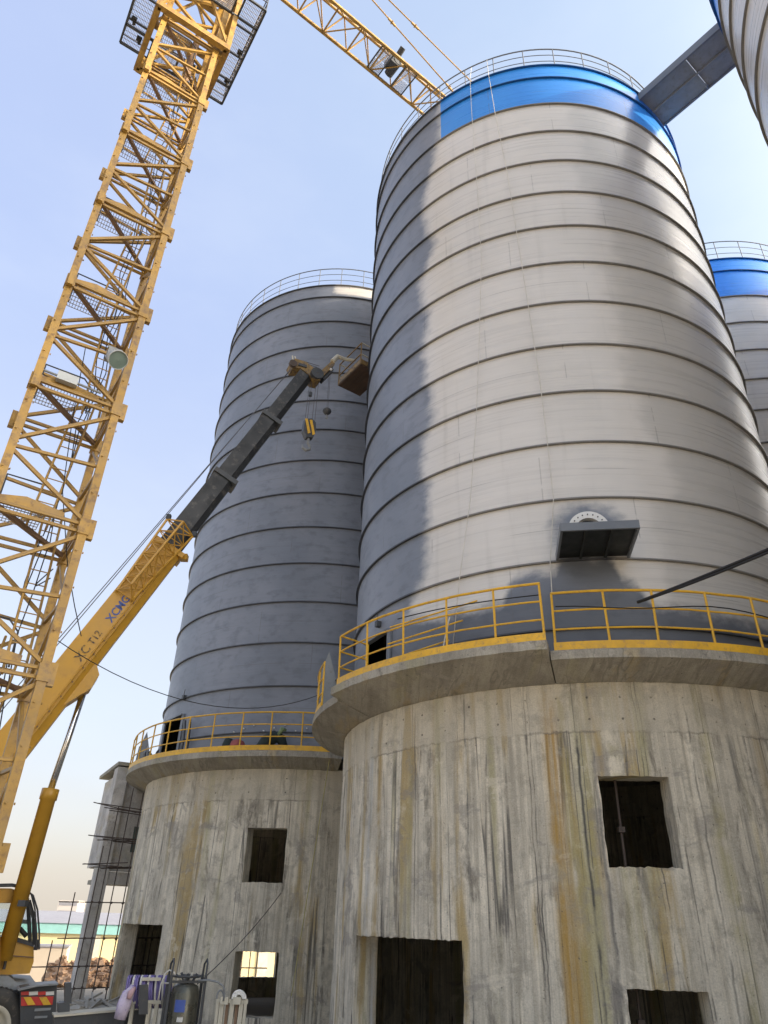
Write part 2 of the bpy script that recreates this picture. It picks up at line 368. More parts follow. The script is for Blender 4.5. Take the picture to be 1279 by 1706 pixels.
simple('pale_block', (.55, .48, .40), .9, 0, .1, 1.)
simple('gas_green', (.105, .105, .085), .32, .5, .3, 5., (.16, .12, .08), .5)
simple('hose_purple', (.17, .14, .34), .6, 0, .3, 8.)
simple('sleeve', (.50, .44, .56), .7, 0, .35, 7., (.20, .12, .42), .9)
simple('cloth_pink', (.55, .36, .38), .8, 0, .25)
simple('beige_metal', (.52, .49, .40), .6, 0, .15, 5.)
simple('dark_cloth', (.03, .045, .045), .9)
simple('green_cloth', (.22, .30, .17), .8)
simple('lamp_grey', (.42, .44, .44), .5, .2, .12)
simple('lens_glass', (.16, .22, .20), .15, 0, .1)
simple('rust_steel', (.085, .065, .055), .7, .2, .35, 9.)
bm_ = NB('cab_glass'); bm_.set((.72, .80, .80), .03, 0., .5); bm_.p.inputs['Transmission Weight'].default_value = .92; bm_.p.inputs['IOR'].default_value = 1.05
bm_ = NB('pale_tower'); bm_.set((.50, .47, .45), .9)  # distance haze is mixed into this pale wall colour

# ------------------------------------------------------------------ ground
def gz(x, y):
    r = math.hypot(x, y)
    t = min(1, max(0, (r-38)/14)); t = t*t*(3-2*t)
    return -2.6*t + .06*mnoise.noise(V((x*.35, y*.35, 0)))*(r < 60)
g = MB(); rad = [0, 3, 6, 8, 10, 12, 14, 16, 18, 20, 22, 24, 26, 28, 30, 33, 36, 39, 42, 45, 48, 51, 55, 60, 70, 90, 140, 300, 800, 2500]
NA = 120
for r in rad:
    for k_ in range(NA):
        t = 2*math.pi*k_/NA; g.v.append((r*math.sin(t), r*math.cos(t), gz(r*math.sin(t), r*math.cos(t))))
for i in range(len(rad)-1):
    for k_ in range(NA): g.f.append((i*NA+k_, i*NA+(k_+1) % NA, (i+1)*NA+(k_+1) % NA, (i+1)*NA+k_))
struct(g.build('ground', 'soil', smooth=True))

# ------------------------------------------------------------------ silos
C1, C2, C3, C4 = V((5.335, 19.091, 0)), V((-2.341, 29.012, 0)), V((15.244, 26.748, 0)), V((14.48, 7.28, 0))
C5 = C3 + (C4-C1)
RS, RC, ZL, ZTOP = 6.0, 6.15, 7.12, 28.06
RING = [27.29] + [25.76-1.4935*k_ for k_ in range(13)]       # from the top down
EDGE_Z = [8.0, 8.8, 9.3, 9.85, 11.3, 12.5, 13.7, 15.4, 16.5, 18, 20, 20.8, 21.8, 23.4, 24.1, 25.1, 30]
EDGE_A = [-54, -52.3, -49.5, -46.9, -46.6, -46.2, -44.6, -45.3, -46.2, -44.4, -46.6, -43.4, -45.2, -46.7, -44.1, -41.8, -39]
LOW_A = [-60, -52, -42.6, -35, -26.9, -26, -23, -16.7, -15, -6, -4.2, -1.4, 1, 4.8, 10.8, 26, 60]
LOW_Z = [8.9, 8.8, 8.53, 8.5, 8.55, 9.0, 9.17, 9.12, 9.5, 9.45, 8.9, 8.75, 8.3, 8.33, 8.25, 8.19, 8.1]
def paint_one(a, z):
    d = (np.interp(z, EDGE_Z, EDGE_A)-a)*RS*math.pi/180
    d = np.maximum(d, (np.interp(a, LOW_A, LOW_Z)-z)*1.2)
    d = np.maximum(d, .62-np.hypot((a+9.3)*RS*math.pi/180, (z-10.05)*1.1))
    d = np.where(np.abs(a) > 120, -1., d)
    blue = ((z > 25.76) & (a > -39) & (a < 150)).astype(float)
    return d, blue
def paint_two(a, z):
    d = np.full_like(a, 2.); d = np.where((z > 27.33) & (a > -3) & (a < 60), -(a+3)*.12, d); return d, np.zeros_like(a)
def paint_three(a, z):
    return np.full_like(a, -1.), (z > 25.76).astype(float)
def make_band(z0, z1, paint, nseg, rows, HATCH):
    A = np.linspace(-180, 180, nseg+1)
    A = np.sort(np.unique(np.concatenate([A, [HATCH[0], HATCH[1]]]))); Z = np.linspace(z0, z1, rows+1)
    if z0 < HATCH[3] < z1: Z = np.sort(np.append(Z, HATCH[3]))
    aa, zz = np.meshgrid(A, Z); m = MB()
    m.v = np.stack([RS*np.sin(np.radians(aa)), -RS*np.cos(np.radians(aa)), zz], -1).reshape(-1, 3).tolist()
    m.uv = np.stack([np.radians(aa)*RS, zz], -1).reshape(-1, 2); n = len(A)
    for j in range(len(Z)-1):
        zc = (Z[j]+Z[j+1])/2
        for i in range(n-1):
            ac = (A[i]+A[i+1])/2
            if HATCH[0] < ac < HATCH[1] and HATCH[2]-.1 < zc < HATCH[3]: continue
            m.f.append((j*n+i, j*n+i+1, (j+1)*n+i+1, (j+1)*n+i))
    me = m.mesh('shell_band', 'silo_paint', True)
    d, bl_ = paint(aa.ravel(), zz.ravel())
    # each strake is judged at its own height so that the blue coat stops at a ring
    if (z0+z1)/2 > 25.76: bl_ = paint(aa.ravel(), np.full(aa.size, (z0+z1)/2))[1]
    elif z1 <= 25.77: bl_ = np.zeros(aa.size)
    ck = rng.normal(0, 2.5); d = d+(rng.normal(0, .13) if paint is paint_one and z1 > 10 else 0)
    for nm, arr in (('right_tone', np.clip(.5+(aa.ravel()-(1.5+ck+(27-zz.ravel())*.35))/14., 0, 1)*(paint is paint_one)), ('primer', np.clip(.5+d/1.1, 0, 1)), ('blue', bl_), ('tone', np.clip(np.maximum((9.0-zz.ravel())/.5, 1.25-np.hypot((aa.ravel()+8.5)*.105/1.15, (zz.ravel()-9.25)/.75)*1.0) if paint is paint_one else np.zeros(aa.size), 0, 1))):
        at_ = me.attributes.new(nm, 'FLOAT', 'POINT'); at_.data.foreach_set('value', arr.astype(np.float32))
    return me
def make_ring(z, paint, out=.068, hgt=.032, cut=None, nseg=180):
    A = np.linspace(-180, 180, nseg+1); m = MB(); uvs = []
    for a in A:
        for r, zz in ((RS-.01, z-hgt/2), (RS+out, z-hgt/2), (RS+out, z+hgt/2), (RS-.01, z+hgt/2)):
            m.v.append(tuple(pol(r, a, zz))); uvs.append((math.radians(a)*RS, zz))
    for i in range(nseg):
        if cut and cut[0]-1 < (A[i]+A[i+1])/2 < cut[1]+1: continue
        for t in range(4): m.f.append((i*4+t, i*4+(t+1) % 4, (i+1)*4+(t+1) % 4, (i+1)*4+t))
    m.uv = np.array(uvs); me = m.mesh('stiffener_ring', 'silo_paint', False)
    aa = np.repeat(A, 4); d, bl_ = paint(aa, np.full(aa.size, z-.05 if abs(z-25.76) < .01 else z))
    for nm, arr in (('primer', np.clip(.5+d/.9, 0, 1)), ('blue', bl_), ('ring_shade', np.ones(aa.size))):
        at_ = me.attributes.new(nm, 'FLOAT', 'POINT'); at_.data.foreach_set('value', arr.astype(np.float32))
    return me
OPEN = [(-66.2, -37.6, -.3, 2.45), (-13.1, -1.9, 3.59, 5.03), (-12.6, -1.2, .43, 1.90), (-165, -146, .66, 2.3)]
def make_base(openings, step, rowstep, du=0.):
    A = list(np.arange(-180, 180, step)); Z = list(np.arange(-.3, 6.72, rowstep)) + [6.72]
    for o in openings: A += [o[0], o[1]]; Z += [o[2], o[3]]
    A = np.array(sorted(set(np.round(A, 3)))); Z = np.array(sorted(set(np.round(Z, 3))))
    # drop grid lines that crowd an opening edge
    ea = [x for o in openings for x in o[:2]]; ez = [x for o in openings for x in o[2:]]
    A = np.array([a for a in A if any(abs(a-e) < 1e-3 for e in ea) or all(abs(a-e) > step*.45 for e in ea)])
    Z = np.array([z for z in Z if any(abs(z-e) < 1e-3 for e in ez) or all(abs(z-e) > rowstep*.45 for e in ez)])
    n, k = len(A), len(Z); rid = rng.normal(0, .007, n); rid[rng.random(n) < .07] -= .022
    m = MB(); uvs = []
    hole = np.zeros((k-1, n), bool)
    for j in range(k-1):
        for i in range(n):
            ac = (A[i] + (A[(i+1) % n] if i < n-1 else 180))/2; zc = (Z[j]+Z[j+1])/2
            hole[j, i] = any(o[0] < ac < o[1] and o[2] < zc < o[3] for o in openings)
    edge = np.zeros((k, n), bool)
    for j in range(k):
        for i in range(n):
            q = [hole[jj, ii % n] for jj in (j-1, j) for ii in (i-1, i) if 0 <= jj < k-1]
            edge[j, i] = any(q) and not all(q)
    for lay, RR in ((0, RC), (1, RC-.5)):
        for j in range(k):
            for i in range(n):
                a, z = A[i], Z[j]; r = RR + (rid[i] if lay == 0 else 0)
                if lay == 0: r += .012*mnoise.noise(V((a*.12, z*.9, 3))) + (.012 if z > 5.82 else 0)
                if edge[j, i]:
                    a += .10*mnoise.noise(V((z*3, a, 5+lay))) + .26*mnoise.noise(V((z*27, a, 5+lay)))
                    z += .012*mnoise.noise(V((a*.5, z, 9+lay))) + .028*mnoise.noise(V((a*3.9, z, 1+lay)))
                    r += -.012 if lay == 0 else 0
                m.v.append(tuple(pol(r, a, z))); uvs.append((math.radians(A[i])*RC+du, Z[j]))
    N = n*k; rev = []
    for j in range(k-1):
        for i in range(n):
            i2 = (i+1) % n
            if not hole[j, i]:
                m.f.append((j*n+i, j*n+i2, (j+1)*n+i2, (j+1)*n+i)); m.f.append((N+j*n+i2, N+j*n+i, N+(j+1)*n+i, N+(j+1)*n+i2))
                if hole[j, i-1]: rev.append((j*n+i, (j+1)*n+i, N+(j+1)*n+i, N+j*n+i))
                if hole[j, i2]: rev.append(((j+1)*n+i2, j*n+i2, N+j*n+i2, N+(j+1)*n+i2))
                if j > 0 and hole[j-1, i]: rev.append((j*n+i2, j*n+i, N+j*n+i, N+j*n+i2))
                if j < k-2 and hole[j+1, i]: rev.append(((j+1)*n+i, (j+1)*n+i2, N+(j+1)*n+i2, N+(j+1)*n+i))
    for q in rev:
        b0 = len(m.v)
        for i_, vi in enumerate(q): m.v.append(m.v[vi]); uvs.append((uvs[vi][0]+(.6 if i_ > 1 else 0), uvs[vi][1]))
        m.f.append((b0, b0+1, b0+2, b0+3))
    m.uv = np.array(uvs); return m.mesh('concrete_base', 'concrete', True)
def make_ledge(segs):
    """ring slab in pieces: (a0, a1, outer radius, edge thickness, z top)"""
    out = []
    for a0, a1, RO, th, zt in segs:
        m = MB(); n = max(2, int((a1-a0)/1.2)); A = np.linspace(a0, a1, n+1)
        for a in A:
            j = .008*mnoise.noise(V((a*.9, 1, 2))); zj = .012*mnoise.noise(V((a*.5, 4, 2)))
            for r, z in ((RC-.45, 6.70), (RC+.05, 6.70), (RO+j, zt-th+zj), (RO+j, zt+zj*.5), (RC-.45, zt)): m.v.append(tuple(pol(r, a, z)))
        for i in range(n):
            for t in range(5): m.f.append((i*5+t, i*5+(t+1) % 5, (i+1)*5+(t+1) % 5, (i+1)*5+t))
        m.f += [(4,3,2,1,0), tuple(n*5+t for t in range(5))]
        out.append(m.mesh('ledge_slab', 'concrete_slab', False))
    return out
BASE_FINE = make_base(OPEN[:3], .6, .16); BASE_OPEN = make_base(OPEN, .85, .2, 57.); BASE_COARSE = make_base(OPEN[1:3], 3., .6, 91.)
post_r = MB().tube((0,0,0), (0,0,1.16), .024, 6).mesh('post', 'rail_yellow')
post_g = MB().tube((0,0,0), (0,0,1.18), .018, 6).mesh('post', 'galv_rail')
def make_silo(c, label, paint, segs, fine, hatch=True):
    HATCH = (-62.3, -46.4, 7.12, 8.72) if paint is paint_two else (-69.5, -58.0, 7.12, 8.66)
    s = thing('silo', label, 'silo', c, 'grey and cream cement silos on concrete bases')
    link('concrete_base', BASE_FINE if paint is paint_one else BASE_OPEN if fine else BASE_COARSE, s, False)
    for me in make_ledge(segs): link('ledge_slab', me, s, False)
    zs = [ZTOP] + RING + [ZL]
    for i in range(len(zs)-1):
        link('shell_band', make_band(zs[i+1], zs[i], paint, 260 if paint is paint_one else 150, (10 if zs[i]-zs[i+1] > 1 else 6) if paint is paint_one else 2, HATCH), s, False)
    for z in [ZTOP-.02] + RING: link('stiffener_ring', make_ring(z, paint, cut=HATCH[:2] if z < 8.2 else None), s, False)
    m = MB(); m.lathe([(RS+.02, ZTOP), (3., ZTOP+.32), (.02, ZTOP+.62)], n=120); m.build('roof', 'primer_steel', s, True, False)
    m = MB(); m.lathe([(RC-.4, ZL-.03), (.02, ZL-.03)], n=60); m.build('deck', 'concrete_slab', s, False, False)
    if hatch:
        a0, a1, z0, z1 = HATCH; m = MB()
        for a, w_ in ((a0, .05), (a1, .05)): m.bar(pol(RS+.03, a, ZL), pol(RS+.03, a, z1+.04), .14, .05, pol(1, a, 0))
        m.bar(pol(RS+.06, a0, z1+.02), pol(RS+.06, a1, z1+.02), .14, .05)
        m.build('hatch_frame', 'primer_steel', s, False, False)
    return s
LED1 = [(-112, -62.6, 7.02, .17, 7.10), (-62.3, -18.6, 7.22, .17, 7.21), (-18.4, 62, 6.92, .17, 7.10), (78, 190, 6.9, .17, 7.10)]
LED2 = [(-150, 11, 6.92, .17, 7.10)]
silo1 = make_silo(C1, 'tall front silo, cream with grey primer at left and blue top band', paint_one, LED1, True)
silo2 = make_silo(C2, 'dark grey primed silo behind the truck crane boom, left of the front silo', paint_two, LED2, True)
silo3 = make_silo(C3, 'cream silo with blue top behind the right edge of the front silo', paint_three, [(-30, 60, 6.9, .17, 7.10)], False, False)
silo4 = make_silo(C4, 'near silo cut off by the upper right corner, at far end of bridge', paint_three, [(-60, 60, 6.9, .17, 7.10)], False, False)
added_silo5 = make_silo(C5, 'unseen cream silo added at far right for its shadow on the front silo', paint_three, [(-60, 60, 6.9, .17, 7.10)], False, False)  # stands out of view, added to cast shadow on the front silo
# interior columns that show in the doorways
for c, s in ((C1, silo1), (C2, silo2)):
    for a in ((-100,) if c is C2 else ()):
        m = MB(); m.box(pol(4.3, a, 3.3), (.6, .6, 6.75), Matrix.Rotation(R_(a), 3, 'Z')); m.build('column', 'concrete_frame', s, False, False)

def railing(c, label, spans, roofcap=None):
    """ledge guard railing: spans of (list of post angles, radius, z)"""
    t = thing('guard_railing', label, 'railing', c+V((0,0,ZL)), 'yellow guard railings on the silo ledges')
    for angs, R, z in spans:
        for a in angs:
            o = link('post', post_r, t, False); o.location = pol(R, a, z-ZL); o.rotation_euler = (random.uniform(-.02,.02), random.uniform(-.02,.02), 0)
        for h, r in ((1.16, .026), (.79, .019), (.42, .019)):
            m = MB()
            A = np.linspace(angs[0], angs[-1], max(2, int((angs[-1]-angs[0])/3)+1))
            m.path([pol(R, a, z-ZL+h+.012*mnoise.noise(V((a*.2, h*9, 1)))) for a in A], r, 6); m.build('rail', 'rail_yellow', t, False, False)
        m = MB(); m.arc(R+.03, z-ZL+.085, angs[0]-.2, angs[-1]+.2, 0, sq=(.012, .15)); m.build('toe_board', 'rail_yellow', t, False, False)
    return t
rail1 = railing(C1, 'yellow railing with toe board round the ledge of the front silo',
    [([-60.6, -51.6, -42.8, -34.3, -26.2, -18.9], 7.14, 7.21), ([-17.6, -9.4, -2.2, 6.6, 14.8, 23, 31], 6.86, 7.10), ([-88, -80, -74], 6.95, 7.10)])
# return rails at the end of the projecting balcony
m = MB()
for h in (1.16, .79, .42): m.tube(pol(7.14, -60.6, .09+h), pol(6.35, -62.0, .09+h), .019, 6)
m.tube(pol(6.35, -62, .09), pol(6.35, -62, 1.25), .022, 6); m.build('end_return', 'rail_yellow', rail1, False, False)
m = MB()
for k_ in range(3): m.tube(pol(7.0, -48+k_*.5, .3+.36*k_), pol(6.5, -37+k_*3, .62+.37*k_), .018, 6)
m.build('spare_bar', 'rail_yellow', rail1, False, False)
rail2 = railing(C2, 'yellow railing with toe board round the ledge of the dark grey silo', [([-72, -64.5, -57, -48.6, -40.5, -32.5, -24, -15.6, -7.5, .6, 8.5], 6.86, 7.10)])
def roof_rail(c, label, a0, a1, n):
    t = thing('roof_railing', label, 'railing', c+V((0,0,ZTOP)), 'thin railings round the silo roofs')
    for i in range(n):
        o = link('post', post_g, t, False); o.location = pol(5.93, a0+(a1-a0)*i/n, 0)
    for h, r in ((1.18, .024), (.80, .014), (.42, .014)):
        m = MB(); m.arc(5.93, h, a0, a1, r, 5, 3); m.build('rail', 'galv_rail', t, False, False)
    return t
roof_rail(C1, 'thin grey railing round the roof of the front silo', -180, 180, 36)
roof_rail(C2, 'thin grey railing round the roof of the dark grey silo', -180, 180, 36)
roof_rail(C3, 'thin grey railing round the roof of the blue topped silo at right', -180, 180, 36)

# ------------------------------------------------------------------ platform with flange on the front silo
t = thing('outlet_platform', 'dark steel platform under the white flange on the front silo', 'platform', C1+pol(6, -9, 9.3))
def lp(a_off, r, z):   # platform frame: across, outward, up
    ra = R_(-9.2); return C1 + V((math.sin(ra), -math.cos(ra), 0))*r + V((math.cos(ra), math.sin(ra), 0))*a_off + V((0,0,z))
MP = Matrix.Rotation(R_(-9.2), 3, 'Z')
m = MB(); m.box(lp(0, 6.63, 9.42), (1.40, 1.30, .02), MP); m.build('floor_plate', 'tar_steel', t)
for nm, cc, sz in (('front_channel', lp(0, 7.30, 9.42), (1.48, .05, .17)), ('side_channel', lp(-.72, 6.64, 9.42), (.05, 1.30, .17)), ('side_channel', lp(.72, 6.64, 9.42), (.05, 1.30, .17))):
    m = MB(); m.box(cc, sz, MP); m.build(nm, 'primer_steel', t)
for x in (-.25, .25): m = MB(); m.box(lp(x, 6.64, 9.37), (.05, 1.26, .07), MP); m.build('joist', 'tar_steel', t)
t = thing('outlet_flange', 'white bolted ring flange above the steel platform', 'flange', C1+pol(6, -9.3, 10.0))
ax = pol(1, -9.3, 0); fc = C1+pol(6.0, -9.3, 9.98)
m = MB(); m.lathe([(.27, -.1), (.27, .16), (.43, .16), (.43, .12), (.29, .12), (.29, -.1)], fc, 40, ax); m.build('ring', 'white_paint', t)
m = MB(); m.lathe([(.268, .05), (.005, .05)], fc, 32, ax); m.build('bore', 'black_rubber', t)
bolt = MB().tube((0,0,0), (0,0,.02), .014, 6).mesh('bolt', 'dark_steel')
qx = ax.to_track_quat('Z', 'Y')
for k_ in range(20):
    o = link('bolt', bolt, t); a = 2*math.pi*k_/20
    o.location = fc + qx @ V((.35*math.cos(a), .35*math.sin(a), .16)); o.rotation_mode = 'QUATERNION'; o.rotation_quaternion = qx

# ------------------------------------------------------------------ bridge between the two silo tops
u_ = (C4-C1).normalized(); n_ = V((u_.y, -u_.x, 0)); n_ = -n_
t = thing('bridge', 'grey steel walkway bridge joining the two silo tops', 'bridge', C1+u_*7.5+V((0,0,27.6)))
def bp(al, of, z): return C1+u_*al+n_*of+V((0,0,z))
for a0, a1 in ((5.75, 7.62), (7.70, 9.3)):
    m = MB(); m.bar(bp(a0, 0, 27.75), bp(a1, 0, 27.75), 1.44, .02); m.build('floor_plate', 'grey_steel', t)
for of in (-.73, .73): m = MB(); m.bar(bp(5.9, of, 27.84), bp(9.2, of, 27.84), .06, .34); m.build('side_girder', 'primer_steel', t)
m = MB(); m.bar(bp(6.0, 0, 27.70), bp(9.1, 0, 27.70), .05, .09); m.build('rib', 'grey_steel', t)
m = MB(); m.bar(bp(7.66, -.70, 27.71), bp(7.66, .70, 27.71), .06, .10); m.build('cross_beam', 'grey_steel', t)

# ------------------------------------------------------------------ tower crane
def grating(lx, ly, n1=13, n2=6):
    m = MB()
    for i in range(n1+1): m.box((-lx/2+lx*i/n1, 0, 0), (.012, ly, .02))
    for i in range(n2+1): m.box((0, -ly/2+ly*i/n2, 0.001), (lx, .012, .016))
    return m.mesh('grating', 'mesh_floor')
GR1, GR2, GR3 = grating(.80, .75), grating(.62, .84), grating(.50, .48)
def place(name, me, p, ang, parent):
    o = link(name, me, parent); o.location = p; o.rotation_euler = (0, 0, ang); return o
MX, MY = -6.771, 12.055
e1, e2 = V((math.cos(R_(32.8)), math.sin(R_(32.8)), 0)), V((-math.sin(R_(32.8)), math.cos(R_(32.8)), 0))
def mp(a, b_, z): return V((MX, MY, z))+e1*a+e2*b_
tc = thing('tower_crane', 'yellow lattice tower crane mast with jib reaching behind the front silo', 'tower crane', (MX, MY, 0))
CORN = [(-.8, -.8), (.8, -.8), (.8, .8), (-.8, .8)]       # anticlockwise from the near left leg
m = MB(); m.box((MX, MY, .2), (4.4, 4.4, .7), Matrix.Rotation(R_(32.8), 3, 'Z')); m.build('foundation', 'concrete_slab', tc)
JZ0 = 6.15
MR = Matrix.Rotation(R_(32.8), 3, 'Z')
for k_ in range(-2, 8):
    z0, z1 = JZ0+2.8*(k_-1), JZ0+2.8*k_
    if z1 < .6: continue
    zb = max(z0, .5); hot = k_ >= 7
    m = MB()
    for (a, b_) in CORN:
        m.bar(mp(a, b_, zb), mp(a, b_, z1), .155, .155, e1)
        sx, sy = (1 if a > 0 else -1), (1 if b_ > 0 else -1)
        (m.box(mp(a+sx*.14, b_, z1), (.11, .12, .40), MR) if sx*sy < 0 else m.box(mp(a, b_+sy*.14, z1), (.12, .11, .40), MR))
        m.box(mp(a, b_, z1), (.20, .20, .30), MR)
        for dz in (.75, 1.6, 2.3):
            if z0+dz > zb: m.tube(mp(a+.09, b_-.03, z0+dz), mp(a+.11, b_-.03, z0+dz), .02, 6); m.tube(mp(a-.03, b_-.09, z0+dz), mp(a-.03, b_-.11, z0+dz), .02, 6)
    sec = m.build('mast_section', 'crane_yellow', tc)
    for i in range(4):
        L, Rr = CORN[i], CORN[(i+1) % 4]
        L = (L[0]*.97, L[1]*.97); Rr = (Rr[0]*.97, Rr[1]*.97)
        zm = z1-1.4
        if zb < zm:
            barobj('brace', mp(*Rr, z1-.16), mp(*L, zm+.05), .068, 'crane_yellow', sec)
            barobj('brace', mp(*L, zm-.12), mp(*Rr, zm), .06, 'crane_yellow', sec)
            barobj('brace', mp(*L, zm-.2), mp(*Rr, max(z0+.16, .55)), .068, 'crane_yellow', sec)
        barobj('brace', mp(*L, z1+.09), mp(*Rr, z1+.09), .06, 'crane_yellow', sec)
        barobj('brace', mp(*L, z1-.07), mp(*Rr, z1-.07), .06, 'crane_yellow', sec)
    barobj('plan_brace', mp(-.72, -.72, z1+.02), mp(.72, .72, z1+.02), .085, 'brace_brown', sec)
    if z1 > 5:
        # landing with toe board beside the near left leg
        place('landing', GR1, mp(-.32, -.30, z1+.12), R_(32.8), sec)
        m = MB(); m.prism([mp(-.72, -.68, z1+.12), mp(.42, -.68, z1+.12), mp(.42, -.68, z1+.26), mp(-.28, -.68, z1+.36), mp(-.72, -.68, z1+.26)], e2*-.03); m.build('toe_board', 'crane_yellow', sec)
        m = MB(); m.path([mp(-.70, -.05, z1+.12), mp(-.70, -.05, z1+1.05), mp(.1, -.05, z1+1.05), mp(.30, -.05, z1+.85), mp(.32, -.05, z1+.2)], .018, 6); m.build('handrail', 'dark_steel', sec)
    # slanting ladder up the middle
    p0, p1 = mp(.40 if k_ % 2 else .05, -.30, zb), mp(.34 if k_ % 2 else .34, .50, z1+.9)
    m = MB()
    for s_ in (-.17, .17): m.tube(p0+e1*s_, p1+e1*s_, .024, 6)
    for q in range(1, 12): c = p0.lerp(p1, q/12); m.tube(c-e1*.17, c+e1*.17, .012, 5)
    m.build('ladder', 'crane_yellow', sec)
    m = MB()
    for q in range(3):
        x_, y_ = .45-.1*q, .62-.2*q; m.path([mp(x_, y_, max(zb, z0)+.1), mp(x_-.12*math.sin(k_+q), y_-.1, z0+1.0), mp(x_+.1*math.cos(k_*2+q), y_, z0+1.9), mp(x_-.02, y_, z1+.1)], .012, 5)
    if k_ % 2: m.path([mp(.62-.55*math.sin(t_)*.5, .5-.6*math.sin(t_), z0+2.2-.55*math.sin(t_)+.2*t_/3.14) for t_ in np.linspace(0, 3.14, 12)], .012, 5)
    m.build('cable_run', 'rope_black', sec)
# climbing frame round the mast head
ZF = 25.75
m = MB()
for i in range(4):
    L, Rr = [tuple(1.07*(1 if x > 0 else -1) for x in q) for q in (CORN[i], CORN[(i+1) % 4])]
    m.bar(mp(*L, ZF), mp(*Rr, ZF), .17, .22); m.bar(mp(*L, ZF+2.7), mp(*Rr, ZF+2.7), .17, .22); m.bar(mp(*L, ZF+5.6), mp(*Rr, ZF+5.6), .17, .22)
    m.bar(mp(*L, ZF-.1), mp(*L, ZF+5.7), .15, .15, e1)
cf = m.build('climbing_frame', 'crane_yellow', tc)
for i in range(4):
    L, Rr = [tuple(1.07*(1 if x > 0 else -1) for x in q) for q in (CORN[i], CORN[(i+1) % 4])]
    for za, zc in ((.1, 2.6), (2.8, 5.5)):
        mid = ((L[0]+Rr[0])/2, (L[1]+Rr[1])/2)
        barobj('frame_brace', mp(*L, ZF+za), mp(*mid, ZF+zc), .08, 'crane_yellow', cf); barobj('frame_brace', mp(*Rr, ZF+za), mp(*mid, ZF+zc), .08, 'crane_yellow', cf)
# inner mast goes on up through the frame to the slewing ring
m = MB()
for (a, b_) in CORN: m.bar(mp(a, b_, JZ0+2.8*7), mp(a, b_, 32.2), .17, .17, e1)
hd_ = m.build('mast_head', 'crane_yellow', tc)
for q in range(2):
    z0 = 25.75+2.8*q
    for i in range(4):
        L, Rr = CORN[i], CORN[(i+1) % 4]
        barobj('brace', mp(*Rr, z0+2.7), mp(*L, z0+1.4), .085, 'crane_yellow', hd_); barobj('brace', mp(*L, z0+1.3), mp(*Rr, z0+.1), .085, 'crane_yellow', hd_); barobj('brace', mp(*L, z0+2.8), mp(*Rr, z0+2.8), .085, 'crane_yellow', hd_)
m = MB(); m.lathe([(.1, 31.9), (1.25, 31.9), (1.25, 32.5), (.9, 32.5), (.9, 33.2), (.1, 33.2)], (MX, MY, 0), 28); m.build('slewing_ring', 'dark_steel', tc)
m = MB()
for (a, b_) in CORN: m.bar(mp(a*.9, b_*.9, 33.2), mp(a*.25, b_*.25, 41.5), .13, .13, e1)
for z_, s_ in ((35.5, .67), (38, .47), (40, .34)):
    for i in range(4): m.bar(mp(CORN[i][0]*s_*1.1, CORN[i][1]*s_*1.1, z_), mp(CORN[(i+1) % 4][0]*s_*1.1, CORN[(i+1) % 4][1]*s_*1.1, z_), .07)
m.build('tower_head', 'crane_yellow', tc)
# hydraulic ram and cross-beam inside the frame
m = MB(); m.tube(mp(.35, .85, ZF-.2), mp(.35, .85, ZF+3.2), .11, 10); m.bar(mp(-.9, .85, ZF-.25), mp(.95, .85, ZF-.25), .16, .2); m.build('climbing_ram', 'brace_brown', tc)
# walkways hung round the frame
ZW = 27.65
wk = MB()
for sgn in (-1, 1):
    for of in (1.12, 1.8): wk.bar(mp(sgn*of, -1.8, ZW), mp(sgn*of, 1.8, ZW), .06, .08); wk.bar(mp(-1.8, sgn*of, ZW), mp(1.8, sgn*of, ZW), .06, .08)
    for q in np.linspace(-1.8, 1.8, 5): wk.bar(mp(sgn*1.12, q, ZW), mp(sgn*1.8, q, ZW), .05, .06); wk.bar(mp(q, sgn*1.12, ZW), mp(q, sgn*1.8, ZW), .05, .06)
wko = wk.build('walkway', 'dark_steel', tc)
for sgn in (-1, 1):
    for q in range(4):
        c0 = -1.35+.9*q
        place('grating', GR2, mp(sgn*1.46, c0, ZW+.05), R_(32.8), wko)
        if abs(c0) < 1: place('grating', GR2, mp(c0, sgn*1.46, ZW+.05), R_(122.8), wko)
for i in range(4):
    L, Rr = [tuple(1.8*(1 if x > 0 else -1) for x in q) for q in (CORN[i], CORN[(i+1) % 4])]
    for h in (.5, 1.05): barobj('rail', mp(*L, ZW+h), mp(*Rr, ZW+h), .035, 'dark_steel', wko, 'rd')
    for q in range(4):
        c0 = V((*L, 0)).lerp(V((*Rr, 0)), q/4); barobj('post', mp(c0.x, c0.y, ZW), mp(c0.x, c0.y, ZW+1.08), .035, 'dark_steel', wko, 'rd')
for (a, b_) in ((1.62, -.2), (1.62, .9), (-1.62, .8), (-1.3, 1.3)):
    m = MB(); m.box(mp(a, b_, ZW-.07), (.16, .12, .14), MR); m.tube(mp(a, b_, ZW-.1), mp(a+.05, b_+.1, ZW-.2), .05, 8); m.build('work_lamp', 'black_rubber', wko)
